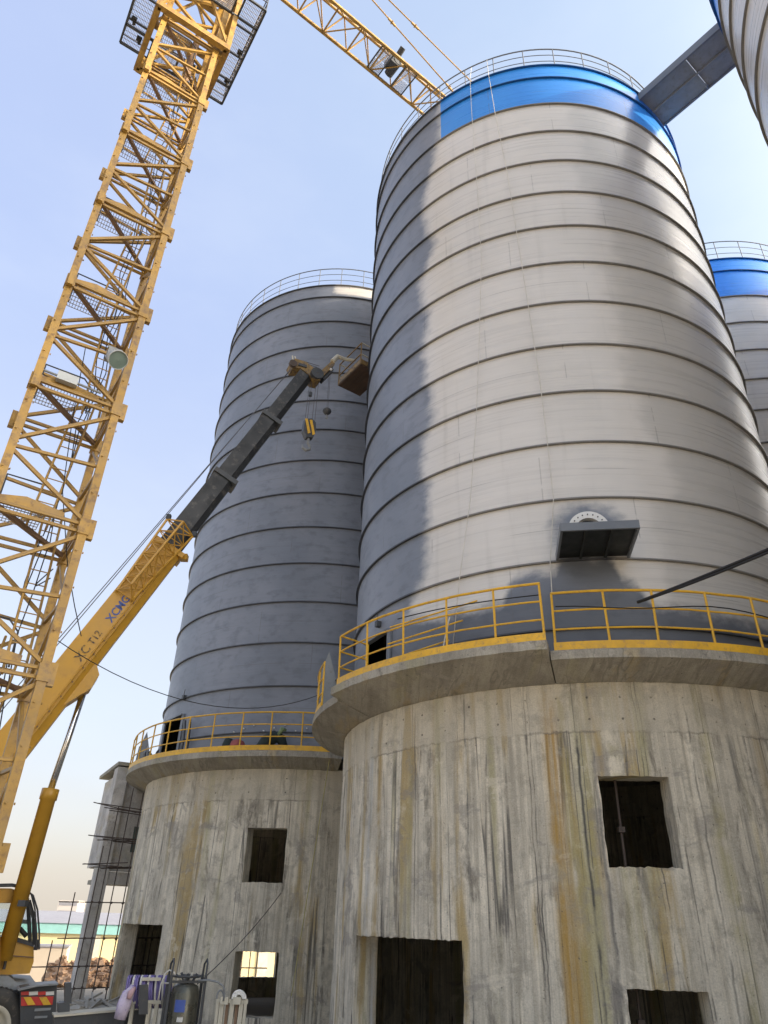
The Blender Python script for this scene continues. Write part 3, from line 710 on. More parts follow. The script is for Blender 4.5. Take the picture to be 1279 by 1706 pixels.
# jib
ju, jn = V((.8, .6, 0)), V((-.6, .8, 0))
def jp(al, of, z): return V((MX, MY, z))+ju*al+jn*of
JB, JT = 34.65, 35.72
m = MB()
for of in (-.6, .6): m.bar(jp(1.0, of, JB), jp(44, of, JB), .11, .11)
m.tube(jp(1.5, 0, JT), jp(44, 0, JT), .065, 8)
jib = m.build('jib', 'crane_yellow', tc)
N0 = 1.3
for k_ in range(20):
    x0 = N0+1.2*k_; x1 = x0+1.2
    barobj('lacing', jp(x0, .6, JB), jp(x0, -.6, JB), .06, 'crane_yellow', jib)
    barobj('lacing', jp(x0, .6 if k_ % 2 else -.6, JB), jp(x1, -.6 if k_ % 2 else .6, JB), .045, 'crane_yellow', jib)
    for of in (-.6, .6):
        barobj('lacing', jp(x0, of, JB), jp(x0+.6, 0, JT), .05, 'crane_yellow', jib); barobj('lacing', jp(x0+.6, 0, JT), jp(x1, of, JB), .05, 'crane_yellow', jib)
m = MB()
m.tube(jp(8.15, -.35, JB+.28), jp(8.15, .35, JB+.28), .20, 14); m.box(jp(8.0, -.1, JB+.22), (.5, .45, .4), Matrix.Rotation(math.atan2(.6, .8), 3, 'Z')); m.tube(jp(8.1, -.75, JB+.7), jp(8.1, -.45, JB+.6), .13, 10)
wn = m.build('trolley_winch', 'dark_steel', tc)
MJ = Matrix.Rotation(math.atan2(.6, .8), 3, 'Z')
for al in (7.45, 8.75):
    for of in (-.28, .28): place('service_grating', GR3, jp(al, of, JB+.02), math.atan2(.6, .8), wn)
m = MB(); m.bar(jp(7.15, -.55, JB-.02), jp(9.05, -.55, JB-.02), .05); m.bar(jp(7.15, .55, JB-.02), jp(9.05, .55, JB-.02), .05)
for al in (7.15, 7.75, 8.45, 9.05): m.bar(jp(al, -.55, JB-.02), jp(al, .55, JB-.02), .05)
m.build('service_frame', 'dark_steel', wn)
for za, zb, xa in ((41.55, 35.8, 15.35), (41.4, 35.8, 39.0)):
    m = MB(); m.tube(jp(0, 0, za), jp(xa, 0, zb), .032, 8); pd = m.build('pendant_bar', 'crane_yellow', tc)
    for tt in (.38 if xa > 20 else .52, .24, .75):
        c = jp(0, 0, za).lerp(jp(xa, 0, zb), tt); d = (jp(xa, 0, zb)-jp(0, 0, za)).normalized()
        m = MB(); m.bar(c-d*.22, c+d*.22, .07, .13); m.tube(c-jn*.09, c+jn*.09, .03, 6); m.build('pin_joint', 'crane_yellow', pd)
m = MB(); m.bar(jp(-1, -.5, JB), jp(-12, -.5, JB), .14); m.bar(jp(-1, .5, JB), jp(-12, .5, JB), .14)
for q in range(10): m.bar(jp(-1-q*1.2, -.5, JB), jp(-1-q*1.2, .5, JB), .08)
m.build('counter_jib', 'crane_yellow', tc)
# flood lamp and junction box on the mast
fl = thing('flood_lamp', 'round grey flood lamp fixed to the tower crane mast', 'lamp', at(190, 595, 12.75))
c = at(188, 594, 12.7); q = at(203, 604, 12.25); d = (q-c).normalized()
m = MB(); m.lathe([(.02, -.02), (.13, 0), (.15, .05), (.17, .30), (.20, .36), (.20, .40), (.185, .40), (.185, .37)], c, 24, d); m.build('housing', 'lamp_grey', fl, True)
m = MB(); m.lathe([(.186, .375), (.005, .385)], c, 24, d); m.build('lens', 'lens_glass', fl)
m = MB(); m.box(c-d*.08, (.22, .22, .24), MR); m.box(c+V((0,0,.2)), (.3, .06, .05), MR); m.build('bracket', 'grey_steel', fl)
jb = thing('junction_box', 'small grey electric box on a rod inside the crane mast', 'box', at(112, 632, 13.0))
m = MB(); m.box(at(112, 632, 13.0), (.40, .14, .20), MR); m.build('case', 'lamp_grey', jb)
barobj('rod', at(72, 616, 13.0), at(168, 655, 13.0), .05, 'grey_steel', jb, 'rd')
cl = MB(); cl.path([at(x, y, 13.6) for x, y in ((142, 580), (120, 700), (104, 820), (112, 940), (124, 1010), (135, 1060))], .010, 5)
tag(cl.build('cable', 'rope_black'), 'thin black cable hanging down inside the crane mast', 'cable')

# ------------------------------------------------------------------ truck crane
HB = 19.6
tk = thing('truck_crane', 'yellow truck crane with raised dark telescopic boom at lower left', 'crane', (at(0, 1600, 20).x-1, at(0, 1600, 20).y, 0))
B0 = at(-60, 1345, 19.4); BT = at(507, 628, 20.2); bd = (BT-B0).normalized(); BL = (BT-B0).length
side = V((bd.y, -bd.x, 0)).normalized()       # right-hand side of the boom
upb = side.cross(bd).normalized()
def bo(s_, x, y): return B0+bd*s_+side*x+upb*y
def bpx(px, py):
    """distance along the boom nearest to a photograph pixel"""
    best = None
    for i in range(400):
        s_ = BL*i/399; p = B0+bd*s_-V((0,0,CAMZ)); wv = p.dot(fw); X = 639.5+F*p.dot(rt)/wv; Y = 853-F*p.dot(up)/wv
        e = (X-px)**2+(Y-py)**2
        if best is None or e < best[0]: best = (e, s_)
    return best[1]
s1, s2, s3 = bpx(283, 918), bpx(358, 805), bpx(437, 705)
def boom_box(s0, s_1, w_, h_, name, mat):
    m = MB(); ch = .10
    prof = [(-w_/2, h_/2), (w_/2, h_/2), (w_/2, -h_/2+ch*1.6), (w_/2-ch, -h_/2), (-w_/2+ch, -h_/2), (-w_/2, -h_/2+ch*1.6)]
    m.prism([bo(s0, x, y) for x, y in prof], bd*(s_1-s0)); return m.build(name, mat, tk)
bm0 = boom_box(-1.5, s1, .62, .84, 'base_boom', 'boom_yellow')
for i, (sa, sb, w_, h_) in enumerate(((s1-.6, s2+.35, .52, .69), (s2-.6, s3+.3, .46, .62), (s3-.5, BL, .41, .54))):
    o = boom_box(sa, sb, w_, h_, 'telescopic_section', 'boom_dark')
    if i < 2:
        m = MB(); m.prism([bo(sb-.12, x, y) for x, y in ((-w_/2-.05, h_/2+.05), (w_/2+.05, h_/2+.05), (w_/2+.05, -h_/2-.09), (-w_/2-.05, -h_/2-.09))], bd*.16); m.build('collar', 'dark_steel', o)
m = MB(); m.prism([bo(s1-.14, x, y) for x, y in ((-.35, .47), (.35, .47), (.35, -.48), (-.35, -.48))], bd*.16); m.box(bo(s1+.02, .1, -.52), (.2, .2, .18)); m.build('collar', 'boom_yellow', bm0)
# lettering on the boom side
def lettering(txt, s_, y, hgt, mat, parent):
    cu = bpy.data.curves.new('lettering', 'FONT'); cu.body = txt; cu.size = hgt; cu.extrude = .004; cu.offset = hgt*.018
    tmp = bpy.data.objects.new('lettering', cu); COL.objects.link(tmp)
    bpy.context.view_layer.update()
    me = bpy.data.meshes.new_from_object(tmp.evaluated_get(bpy.context.evaluated_depsgraph_get())); bpy.data.objects.remove(tmp)
    me.materials.clear(); me.materials.append(MAT[mat])
    o = link('lettering', me, parent)
    p = bo(s_, .316, y); x, yv, zv = bd, upb, side
    o.matrix_local = Matrix(((x.x, yv.x, zv.x, p.x), (x.y, yv.y, zv.y, p.y), (x.z, yv.z, zv.z, p.z), (0, 0, 0, 1)))
    return o
lettering('XC', bpx(120, 1100), -.06, .30, 'worn_black', bm0); lettering('T12', bpx(141, 1072), -.04, .25, 'worn_black', bm0); lettering('XCMG', bpx(170, 1036), -.06, .29, 'worn_blue', bm0)
# side pipes along the base section
for y in (-.16, -.24): barobj('side_pipe', bo(.2, .345, y), bo(s1-.9, .345, y), .045, 'boom_yellow', bm0, 'rd')
for q in range(14):
    ss = .8+q*(s1-2)/14; barobj('pipe_clip', bo(ss, .325, -.27), bo(ss+.05, .325, -.13), .03, 'brace_brown', bm0)
# stowed lattice fly jib on the boom flank
fj = MB(); sa, sb = bpx(205, 1000), bpx(300, 893)
lg = [[bo(sa, .40, .36), bo(sb, .42, .52)], [bo(sa, .40, -.12), bo(sb, .42, -.36)], [bo(sa+.2, .80, .12), bo(sb, .85, .08)]]
for a, b_ in lg: fj.tube(a, b_, .035, 6)
fjo = fj.build('stowed_fly_jib', 'boom_yellow', tk)
for i in range(3):
    A_, B_ = lg[i], lg[(i+1) % 3]
    for q in range(6):
        f0, f1 = q/6, (q+1)/6
        barobj('lacing', A_[0].lerp(A_[1], f0), B_[0].lerp(B_[1], f1), .035, 'boom_yellow', fjo, 'rd'); barobj('lacing', A_[0].lerp(A_[1], f0), B_[0].lerp(B_[1], f0), .03, 'boom_yellow', fjo, 'rd')
    barobj('lacing', A_[1], B_[1], .05, 'boom_yellow', fjo, 'rd')
for p in (lg[0][1], lg[1][1]): m = MB(); m.box(p+bd*.08, (.12, .12, .16)); m.build('lug', 'dark_steel', fjo)
# hoist ropes along the top of the boom
for y, x in ((.75, -.1), (.62, .12)):
    m = MB(); m.tube(bo(.5, x, y+.1), bo(BL-.1, x*.6, .55), .013, 5); m.build('hoist_rope', 'wire_rope', tk)
# cylinder bracket, lifting ram
sc = bpx(112, 1112)
m = MB(); m.prism([bo(sc-.9, -.27, -.36), bo(sc+.42, -.27, -.36), bo(sc+.20, -.27, -.62), bo(sc-.18, -.27, -.66)], side*.54); m.build('ram_bracket', 'boom_yellow', tk)
top = bo(sc+.17, 0, -.95); foot = at(5, 1600, 19.5); jt = at(84, 1316, 19.45)
top = at(143, 1142, 19.5)
m = MB(); m.tube(jt, top, .078, 16); m.build('ram_rod', 'chrome', tk, True)
dr = (foot-jt).normalized(); m = MB(); m.path([jt-dr*.02, jt+dr*.22, jt+dr*.23, foot], [.195, .195, .168, .168], 16); m.build('ram_barrel', 'boom_yellow', tk, True)
m = MB(); m.tube(top-side*.3, top+side*.3, .15, 12); m.build('ram_pin', 'dark_steel', tk)
m = MB(); m.box(at(38, 1505, 19.2), (.16, .16, .12)); m.build('beacon', 'dark_steel', tk)
# operator cab
t0 = at(-40, 1550, 20.2); rgt = V((t0.y, -t0.x, 0)).normalized(); awy = V((t0.x, t0.y, 0)).normalized()
def cp(px, py, hd=20.0): return at(px, py, hd)
prof = [(-60, 1478), (20, 1480), (44, 1488), (54, 1508), (57, 1560), (58, 1600), (52, 1620), (12, 1624), (-60, 1624)]
body = MB(); body.prism([cp(x, y, 19.8) for x, y in ((-60, 1566), (5, 1560), (30, 1566), (56, 1572), (56, 1602), (49, 1622), (14, 1624), (-60, 1624))], awy*1.1); cab = body.build('cab_body', 'boom_yellow', tk)
m = MB(); m.prism([cp(x, y, 19.75) for x, y in ((-60, 1479), (18, 1480), (42, 1488), (49, 1502), (36, 1504), (-60, 1504))], awy*1.2); m.build('cab_roof', 'boom_yellow', cab)
fr = MB()
for pts in (((17, 1562), (33, 1498)), ((33, 1498), (48, 1500)), ((48, 1500), (56, 1530)), ((56, 1530), (57, 1574)), ((17, 1562), (57, 1574)), ((20, 1534), (48, 1536)), ((-60, 1497), (36, 1497)), ((46, 1500), (50, 1570))):
    fr.bar(cp(*pts[0], 19.78), cp(*pts[1], 19.78), .055, .08)
fr.build('window_frame', 'dark_steel', cab)
m = MB(); m.prism([cp(x, y, 19.84) for x, y in ((-60, 1497), (33, 1498), (48, 1500), (56, 1530), (57, 1574), (17, 1562), (-60, 1566))], awy*.02); m.build('window_pane', 'cab_glass', cab)
m = MB(); m.path([cp(x, y, 19.6) for x, y in ((-20, 1477), (20, 1476), (40, 1480), (55, 1492), (62, 1515), (65, 1550), (65, 1582))], .022, 6); m.path([cp(x, y, 19.6) for x, y in ((-20, 1474), (20, 1473), (38, 1477), (52, 1490), (58, 1515), (61, 1560), (61, 1582))], .02, 6); m.build('grab_rail', 'dark_steel', cab)
m = MB(); m.path([cp(x, y, 19.65) for x, y in ((13, 1560), (20, 1546), (34, 1548), (44, 1560))], .05, 6); m.build('seat', 'black_rubber', cab)
m = MB(); m.path([cp(x, y, 19.55) for x, y in ((18, 1568), (12, 1590), (6, 1615))], .03, 6); m.build('handle_bar', 'dark_steel', cab)
m = MB(); m.bar(cp(16, 1592, 19.76), cp(56, 1595, 19.76), .02); m.build('door_seam', 'brace_brown', cab)
m = MB(); m.box(cp(61, 1574, 19.7), (.07, .07, .2)); m.build('mirror', 'dark_steel', cab)
# carrier
m = MB(); m.prism([cp(x, y, 19.4) for x, y in ((-90, 1624), (14, 1626), (26, 1636), (60, 1638), (60, 1650), (-90, 1650))], awy*2.4); m.build('turntable_deck', 'grey_steel', tk)
m = MB(); pts = [cp(x, y, 18.6) for x, y in ((33, 1645), (62, 1640), (95, 1638), (92, 1706), (34, 1720))]; m.prism(pts, awy*.5); rear = m.build('rear_panel', 'dark_steel', tk)
def panel_quad(name, pix, mat, parent, hd=18.57): m = MB(); m.prism([cp(x, y, hd) for x, y in pix], awy*.03); return m.build(name, mat, parent)
for i, (x0, x1) in enumerate(((35, 48), (48, 63), (63, 76), (76, 90))): panel_quad('reflector_strip', ((x0, 1652.5), (x1, 1651.5), (x1, 1657.5), (x0, 1658.5)), 'white_paint' if i % 2 else 'red_paint', rear)
panel_quad('chevron_board', ((35, 1661), (89, 1660), (87, 1674), (35, 1676)), 'red_paint', rear)
for x0 in (39, 65): panel_quad('chevron', ((x0, 1661.5), (x0+12, 1661), (x0+20, 1674), (x0+7, 1674.5)), 'rail_yellow', rear, 18.54)
panel_quad('plate_line', ((58, 1680.5), (85, 1679), (84, 1683), (57, 1685)), 'grey_steel', rear); panel_quad('plate_line', ((58, 1693), (79, 1692.5), (78, 1696), (57, 1697)), 'grey_steel', rear)
m = MB(); m.prism([cp(x, y, 18.4) for x, y in ((30, 1648), (62, 1641), (97, 1638), (97, 1641), (62, 1644), (30, 1651))], awy*.75); m.build('mudguard_lip', 'grey_steel', rear)
def wheel(px, py, hd, rad_):
    c = at(px, py, hd); c.z = rad_; m = MB()
    ax = -awy
    m.lathe([(rad_*.52, .02), (rad_*.60, .14), (rad_*.86, .17), (rad_*.98, .10), (rad_, .04), (rad_, -.20), (rad_*.9, -.27), (rad_*.5, -.25)], c, 44, ax); wh = m.build('wheel', 'tyre_rubber', tk, True)
    m = MB(); m.lathe([(rad_*.60, .145), (rad_*.50, .15), (rad_*.46, .02), (rad_*.30, -.05), (rad_*.12, .06), (.01, .06)], c, 32, ax); m.build('rim', 'beige_metal', wh, True)
    for k_ in range(44):
        a = 2*math.pi*k_/44; M3 = V(ax).to_track_quat('Z', 'Y').to_matrix()
        p = c + M3 @ V((rad_*1.0*math.cos(a), rad_*1.0*math.sin(a), .03)); q = c + M3 @ V((rad_*1.0*math.cos(a+.06), rad_*1.0*math.sin(a+.06), -.2))
        if k_ == 0: tr = MB()
        tr.bar(p, q, .035, .03)
    tr.build('tread', 'tyre_rubber', wh)
wheel(-14, 1690, 18.9, .66)
wheel(-150, 1690, 18.9, .66)
m = MB(); m.prism([cp(x, y, 19.2) for x, y in ((-240, 1650), (60, 1650), (60, 1690), (-240, 1690))], awy*2.0); m.build('chassis', 'dark_steel', tk)
m = MB(); m.prism([cp(x, y, 19.2) for x, y in ((-300, 1330), (-40, 1330), (0, 1560), (0, 1625), (-300, 1625))], awy*1.4); m.build('superstructure', 'boom_yellow', tk)
# outrigger beam with jack
m = MB(); m.prism([cp(x, y, 16.6) for x, y in ((90, 1694), (244, 1680), (244, 1760), (90, 1760))], awy*.45); ob = m.build('outrigger_beam', 'dark_steel', tk)
m = MB(); m.prism([cp(x, y, 16.56) for x, y in ((90, 1691.5), (246, 1677.5), (246, 1681), (90, 1695))], awy*.5); m.build('beam_edge', 'beige_metal', ob)
m = MB(); m.box(cp(212, 1702, 16.58), (.09, .04, .14)); m.build('beam_slot', 'black_rubber', ob)
m = MB(); m.prism([cp(x, y, 16.9) for x, y in ((97, 1672), (116, 1669), (116, 1694), (97, 1694))], awy*.3); m.prism([cp(x, y, 16.9) for x, y in ((108, 1638), (119, 1637), (119, 1672), (108, 1672))], awy*.2); m.build('jack_box', 'dark_steel', ob)
# boom head, folding arm
hdm = MB(); PH = 20.2
def hp(px, py, hd=PH): return at(px, py, hd)
def plate(m, pix, hd, th): m.prism([hp(x, y, hd) for x, y in pix], awy*th); return m
m = MB(); plate(m, ((484, 603), (492, 597), (510, 603), (522, 612), (534, 620), (533, 634), (523, 632), (512, 622), (500, 613), (488, 612)), 20.0, .5); bh = m.build('boom_head', 'dirty_yellow', tk)
m = MB(); m.lathe([(.02, -.06), (.15, -.06), (.15, .06), (.02, .06)], hp(488, 606, 19.98), 16, awy); m.build('sheave', 'rust_steel', bh)
m = MB(); m.lathe([(.02, -.3), (.24, -.3), (.24, .3), (.02, .3)], hp(524, 629, 20.2), 16, awy); m.build('sheave', 'dark_steel', bh)
m = MB(); plate(m, ((498, 604), (511, 608), (511, 612), (497, 608)), 19.95, .06); m.build('valve_block', 'dark_steel', bh)
m = MB(); m.bar(hp(488, 603), hp(487, 593), .05); m.bar(hp(493, 600), hp(491, 594), .04); m.build('wind_mast', 'beige_metal', bh)
m = MB(); plate(m, ((526, 618), (535, 617), (553, 601), (558, 606), (541, 624), (533, 631), (527, 630)), 20.02, .42); fa = m.build('folding_arm', 'dirty_yellow', tk)
m = MB(); plate(m, ((536, 628), (553, 612), (556, 616), (540, 632)), 20.1, .3); m.build('arm_cylinder', 'dark_steel', fa)
m = MB(); m.path([hp(554, 602, 20.3), hp(562, 594, 20.4), hp(573, 598, 20.5), hp(590, 601, 20.6)], [.10, .09, .07, .07], 8); m.build('basket_arm', 'beige_metal', fa)
m = MB(); m.lathe([(.01, -.03), (.045, -.02), (.045, .03), (.01, .03)], hp(551, 615.5, 19.98), 12, -awy); m.build('arm_lamp', 'white_paint', fa)
m = MB(); m.tube(hp(500, 600), hp(532, 610, 20.2), .012, 5); m.tube(hp(492, 600), hp(528, 612), .012, 5); m.build('guy_line', 'wire_rope', fa)
# hook block and auxiliary hook
hk = thing('hook_block', 'yellow and black striped crane hook block hanging by four ropes', 'hook', hp(514, 716))
zt = hp(517, 633).z
hc = hp(514, 716); MH = Matrix.Rotation(R_(25), 3, 'Z')
m = MB(); poly = [(-.20, .34), (.05, .44), (.20, .32), (.24, .0), (.16, -.34), (-.08, -.40), (-.22, -.15)]
m.prism([hc + rgt*x + V((0,0,z)) - awy*.11 for x, z in poly], awy*.22); m.build('cheek_plate', 'dark_steel', hk)
for off in (-.14, .03, ):
    m = MB(); m.prism([hc + rgt*x + V((0,0,z)) - awy*.12 for x, z in ((off-.07, .33), (off+.02, .36), (off+.17, -.20), (off+.09, -.27))], awy*-.02); m.build('stripe', 'rail_yellow', hk)
m = MB(); m.path([hc+rgt*x+V((0,0,z)) for x, z in ((.02, -.38), (.02, -.56), (.10, -.66), (.10, -.80), (-.02, -.88), (-.15, -.82), (-.18, -.70))], [.05, .05, .055, .06, .06, .05, .025], 8); m.build('hook', 'grey_steel', hk)
for x in (-.17, -.09, .09, .19): barobj('rope', hc+rgt*x+V((0,0,.3)), hc+rgt*(x*.9+.02)+V((0,0,zt-hc.z)), .018, 'wire_rope', hk, 'rd')
m = MB(); m.tube(hp(517.5, 654), hp(516.5, 660), .06, 8); m.build('limit_weight', 'dark_steel', hk)
ah = thing('auxiliary_hook', 'small round headache ball hook hanging right of the hook block', 'hook', hp(544.5, 686))
c = hp(544.5, 685); m = MB(); m.lathe([(.02, .15), (.07, .13), (.15, .04), (.16, -.03), (.09, -.12), (.03, -.16)], c, 18); m.build('ball', 'dark_steel', ah, True)
m = MB(); m.path([c+rgt*x+V((0,0,z)) for x, z in ((0, -.15), (.0, -.2), (.05, -.26), (.02, -.33), (-.05, -.31))], .022, 6); m.build('hook', 'grey_steel', ah)
for x in (-.015, .03): barobj('rope', c+rgt*x+V((0,0,.13)), hp(549, 620)+rgt*x, .014, 'wire_rope', ah, 'rd')
# man basket held by the arm
bk = thing('man_basket', 'yellow work basket with wooden floor at the boom tip beside the front silo', 'basket', hp(595, 630, 20.6))
bc = hp(600, 632, 20.7); ba = R_(35)
bx_, by_ = V((math.cos(ba), math.sin(ba), 0)), V((-math.sin(ba), math.cos(ba), 0))
def bkp(x, y, z): return bc+bx_*x+by_*y+V((0,0,z))
MBk = Matrix.Rotation(ba, 3, 'Z')
for q in range(6): m = MB(); m.box(bkp(-.42+q*.168, 0, -.05), (.158, 1.5, .05), MBk); m.build('floor_plank', 'wood', bk)
for sx in (-1, 1):
    for sy in (-1, 1): barobj('post', bkp(sx*.5, sy*.75, -.05), bkp(sx*.5, sy*.75, 1.0), .05, 'dirty_yellow', bk)
    for z in (.45, 1.0): barobj('rail', bkp(sx*.5, -.75, z), bkp(sx*.5, .75, z), .04, 'dirty_yellow', bk)
    m = MB(); m.box(bkp(sx*.5, 0, .10), (.03, 1.5, .22), MBk); m.build('kick_board', 'dirty_yellow', bk)
for sy in (-1, 1):
    for z in (.45, 1.0): barobj('rail', bkp(-.5, sy*.75, z), bkp(.5, sy*.75, z), .04, 'beige_metal', bk)
    m = MB(); m.box(bkp(0, sy*.75, .10), (1.0, .03, .22), MBk); m.build('kick_board', 'dirty_yellow', bk)
tl = MB(); tl.box(bkp(.1, .3, .15), (.35, .4, .3), MBk); tl.path([bkp(-.1, -.2, 0), bkp(-.15, -.25, .35), bkp(0, -.1, .45)], .07, 8)
tag(tl.build('paint_bucket', 'dark_steel'), 'dark paint gear standing inside the work basket', 'bucket')

# ------------------------------------------------------------------ ropes and cables on the silos
def rope(name, pts, r, mat, label, cat='rope'):
    m = MB(); m.path(pts, r, 5); return tag(m.build(name, mat, smooth=True), label, cat)
rope('rope', [C1+pol(5.93, -27.6, 29.2), C1+pol(6.13, -27.7, 28.1)] + [C1+pol(6.12, a, z) for a, z in ((-27.8, 26.2), (-27.5, 22.6), (-27.4, 19.1), (-29.1, 16.2), (-31.0, 13.4), (-33.2, 11.2), (-36.3, 9.3), (-38.6, 7.5))], .010, 'rope_white', 'left of two pale ropes hanging down the front silo')
rope('rope', [C1+pol(5.93, -22.0, 29.3), C1+pol(6.13, -21.6, 28.1)] + [C1+pol(6.12, a, z) for a, z in ((-20.6, 25.7), (-18.6, 22.4), (-16.6, 16.8), (-15.7, 14.1), (-15.5, 12.3), (-15.5, 10.8), (-17.4, 9.3), (-17.8, 8.2), (-18.2, 7.2))], .011, 'rope_white', 'right of two pale ropes hanging down the front silo past the flange')
rope('power_cable', sag(at(1062, 1003, 12.3), at(1340, 889, 10.5), .02), .027, 'rope_black', 'thick black cable slanting from the railing to the right edge', 'cable')
rope('power_cable', sag(at(1062, 1004, 12.32), at(1340, 894, 10.45), .035), .02, 'rope_black', 'second black cable bundled under the thick slanting one', 'cable')
rope('wire', sag(at(85, 1060, 13.5), at(640, 1090, 22.0), 1.5, 24)[:20], .009, 'rope_black', 'thin sagging wire from the tower crane across the dark silo', 'wire')
rope('wire', sag(at(470, 1485, 23.2), at(328, 1640, 16.1), .12), .009, 'rope_black', 'thin cable slanting from the dark silo window to the gas tank', 'wire')
rope('rope', sag(at(549, 1262, 22.3), at(485, 1660, 22.0), .0), .012, 'rope_yellow', 'thin yellowish rope hanging from the dark silo ledge', 'rope')
for k_, (a0, a1) in enumerate(((-34, -26), (-46, -36), (-17, -12))):
    rope('cable', [C1+pol(6.5+.12*math.sin(i*1.3), a0+(a1-a0)*i/8, 7.25+.12*abs(math.sin(i*.9+k_))) for i in range(9)], .016, 'rope_black', ('loose black cable on the front silo ledge, middle one', 'loose black cable on the front silo ledge near the hatch', 'loose black cable on the front silo ledge by the railing step')[k_], 'cable')
rope('cable', [C1+pol(6.9, a, 8.30-.06*math.sin((a+40)*.08)) for a in range(-46, -16, 3)], .012, 'rope_black', 'thin black cable tied along the top rail of the front silo', 'cable')
rope('cable', [C1+pol(6.88, a, 7.98-.10*math.sin((a+18)*.12)**2) for a in range(-17, 32, 3)], .012, 'rope_black', 'thin black cable looped along the middle rail at right', 'cable')
rope('hose', [C1+pol(6.75, -37.5+.25*i, 7.25+.11*i+.02*math.sin(i*2)) for i in range(9)], .014, 'rope_white', 'short white hose standing behind the front railing', 'hose')

# ------------------------------------------------------------------ things on the ledges
def pointed_plate(c, a, R, label):
    t = thing('access_plate', label, 'steel plate', c+pol(R, a, 7.1), 'pointed steel plates by the ledge ladders')
    o = c+pol(R, a, 7.12); tx = pol(1, a, 0)*-1; 
    m = MB(); ty = V((tx.y, -tx.x, 0))
    m.prism([o+tx*x+V((0,0,z)) for x, z in ((-.05, 0), (.75, 0), (.45, 1.0), (.22, 1.75), (.02, 1.1))], ty*.03); m.build('plate', 'grey_steel', t)
    m = MB(); m.path([o+tx*x+V((0,0,z))+ty*.08 for x, z in ((.5, .05), (.48, .5), (.62, .8), (.45, 1.0))], .05, 6); m.build('hinge_arm', 'dark_steel', t)
    for x in (.0, .28): barobj('upright', o+tx*x-ty*.06, o+tx*(x+.03)-ty*.06+V((0,0,1.2)), .045, 'rail_yellow', t)
    for z in (.3, .65, 1.0): barobj('rung', o+tx*.0-ty*.06+V((0,0,z)), o+tx*.3-ty*.06+V((0,0,z)), .035, 'rail_yellow', t)
pointed_plate(C1, -82, 6.95, 'pointed grey plate and yellow ladder on ledge left of the front silo')
pointed_plate(C2, -84, 6.85, 'pointed grey plate at the left end of the dark silo ledge')
hz = thing('hose_coil', 'coil of dark hoses on the dark silo ledge beside its hatch', 'hose', C2+pol(6.5, -67, 7.12))
for k_ in range(4):
    c = C2+pol(6.45, -74+k_*3.2, 7.42); m = MB(); m.path([c + (pol(.36+.03*k_, -70, 0).cross(V((0,0,1))))*math.cos(q)+V((0,0,.34*math.sin(q)+.12*(k_ % 2))) for q in np.linspace(0, 6.1, 20)], .022, 6); m.build('loop', 'grey_steel' if k_ % 2 else 'black_rubber', hz)
m = MB(); m.box(C2+pol(6.5, -64, 7.24), (.5, .4, .22)); tag(m.build('tool_crate', 'red_paint'), 'low dark red crate beside the hose coil on the ledge', 'crate')
hb = thing('hung_hoses', 'grey hoses hanging on the dark silo wall right of its hatch', 'hose', C2+pol(6.1, -41, 7.3))
for k_ in range(4):
    m = MB(); m.path([C2+pol(6.12+.03*(k_ % 2), -43.8+k_*1.3+.8*math.sin(z*2), 8.45-z) for z in np.linspace(0, 1.25, 9)], .022, 6); m.build('hose', 'black_rubber' if k_ % 2 else 'grey_steel', hb)
bg_ = thing('tool_bag', 'red and black bag on the dark silo ledge behind the railing', 'bag', C2+pol(6.6, -18.5, 7.12))
p = C2+pol(6.62, -18.2, 7.30)
m = MB(); m.lathe([(.01, -.18), (.2, -.15), (.25, 0), (.2, .14), (.08, .2), (.01, .2)], p+V((.1,0,0)), 12); m.build('pouch', 'red_cloth', bg_, True)
m = MB(); m.lathe([(.01, -.18), (.15, -.12), (.19, .04), (.12, .22), (.01, .25)], p+V((-.2,.05,0)), 12); m.build('body', 'dark_cloth', bg_, True)
tp = MB(); p = C2+pol(6.55, -7.5, 7.3)
tp.path([p+V((-.45, 0, -.15)), p+V((-.2, .02, .12)), p+V((.05, 0, .28)), p+V((.25, .02, .22)), p+V((.4, 0, -.1))], [.12, .22, .2, .16, .1], 10)
tpo = thing('tarpaulin_bundle', 'dark green bundle with a lime cloth on the dark silo ledge', 'bundle', p)
tp.build('bundle', 'dark_cloth', tpo, True)
m = MB(); m.path([p+V((.15, -.1, .30)), p+V((.28, -.12, .50)), p+V((.40, -.1, .46))], [.05, .09, .04], 8); m.build('lime_cloth', 'green_cloth', tpo, True)
for k_ in range(9):
    pass
ld = thing('stud_row', 'row of small pale studs on the dark silo wall above its ledge', 'stud', C2+pol(6.02, -8, 7.9))
for k_ in range(8):
    a = -22+k_*3.3; c = C2+pol(6.0, a, 7.88+.09*((k_*7) % 3)); m = MB(); m.tube(c, c+pol(.07, a, 0), .022, 6); m.build('stud', 'white_paint', ld)
for c0, a, z, lb in ((C1, -62.8, 8.98, 'small square bracket on the front silo above its hatch'), (C2, -47.5, 9.35, 'small dark bracket with rod on the dark silo above its hatch')):
    t = thing('wall_bracket', lb, 'bracket', c0+pol(6.02, a, z)); m = MB(); m.bar(c0+pol(6.0, a, z), c0+pol(6.12, a, z), .12, .14); m.build('box', 'dark_steel', t)
    barobj('rod', c0+pol(6.1, a, z-.1), c0+pol(6.1, a+.6, z+.26), .025, 'dark_steel', t, 'rd')
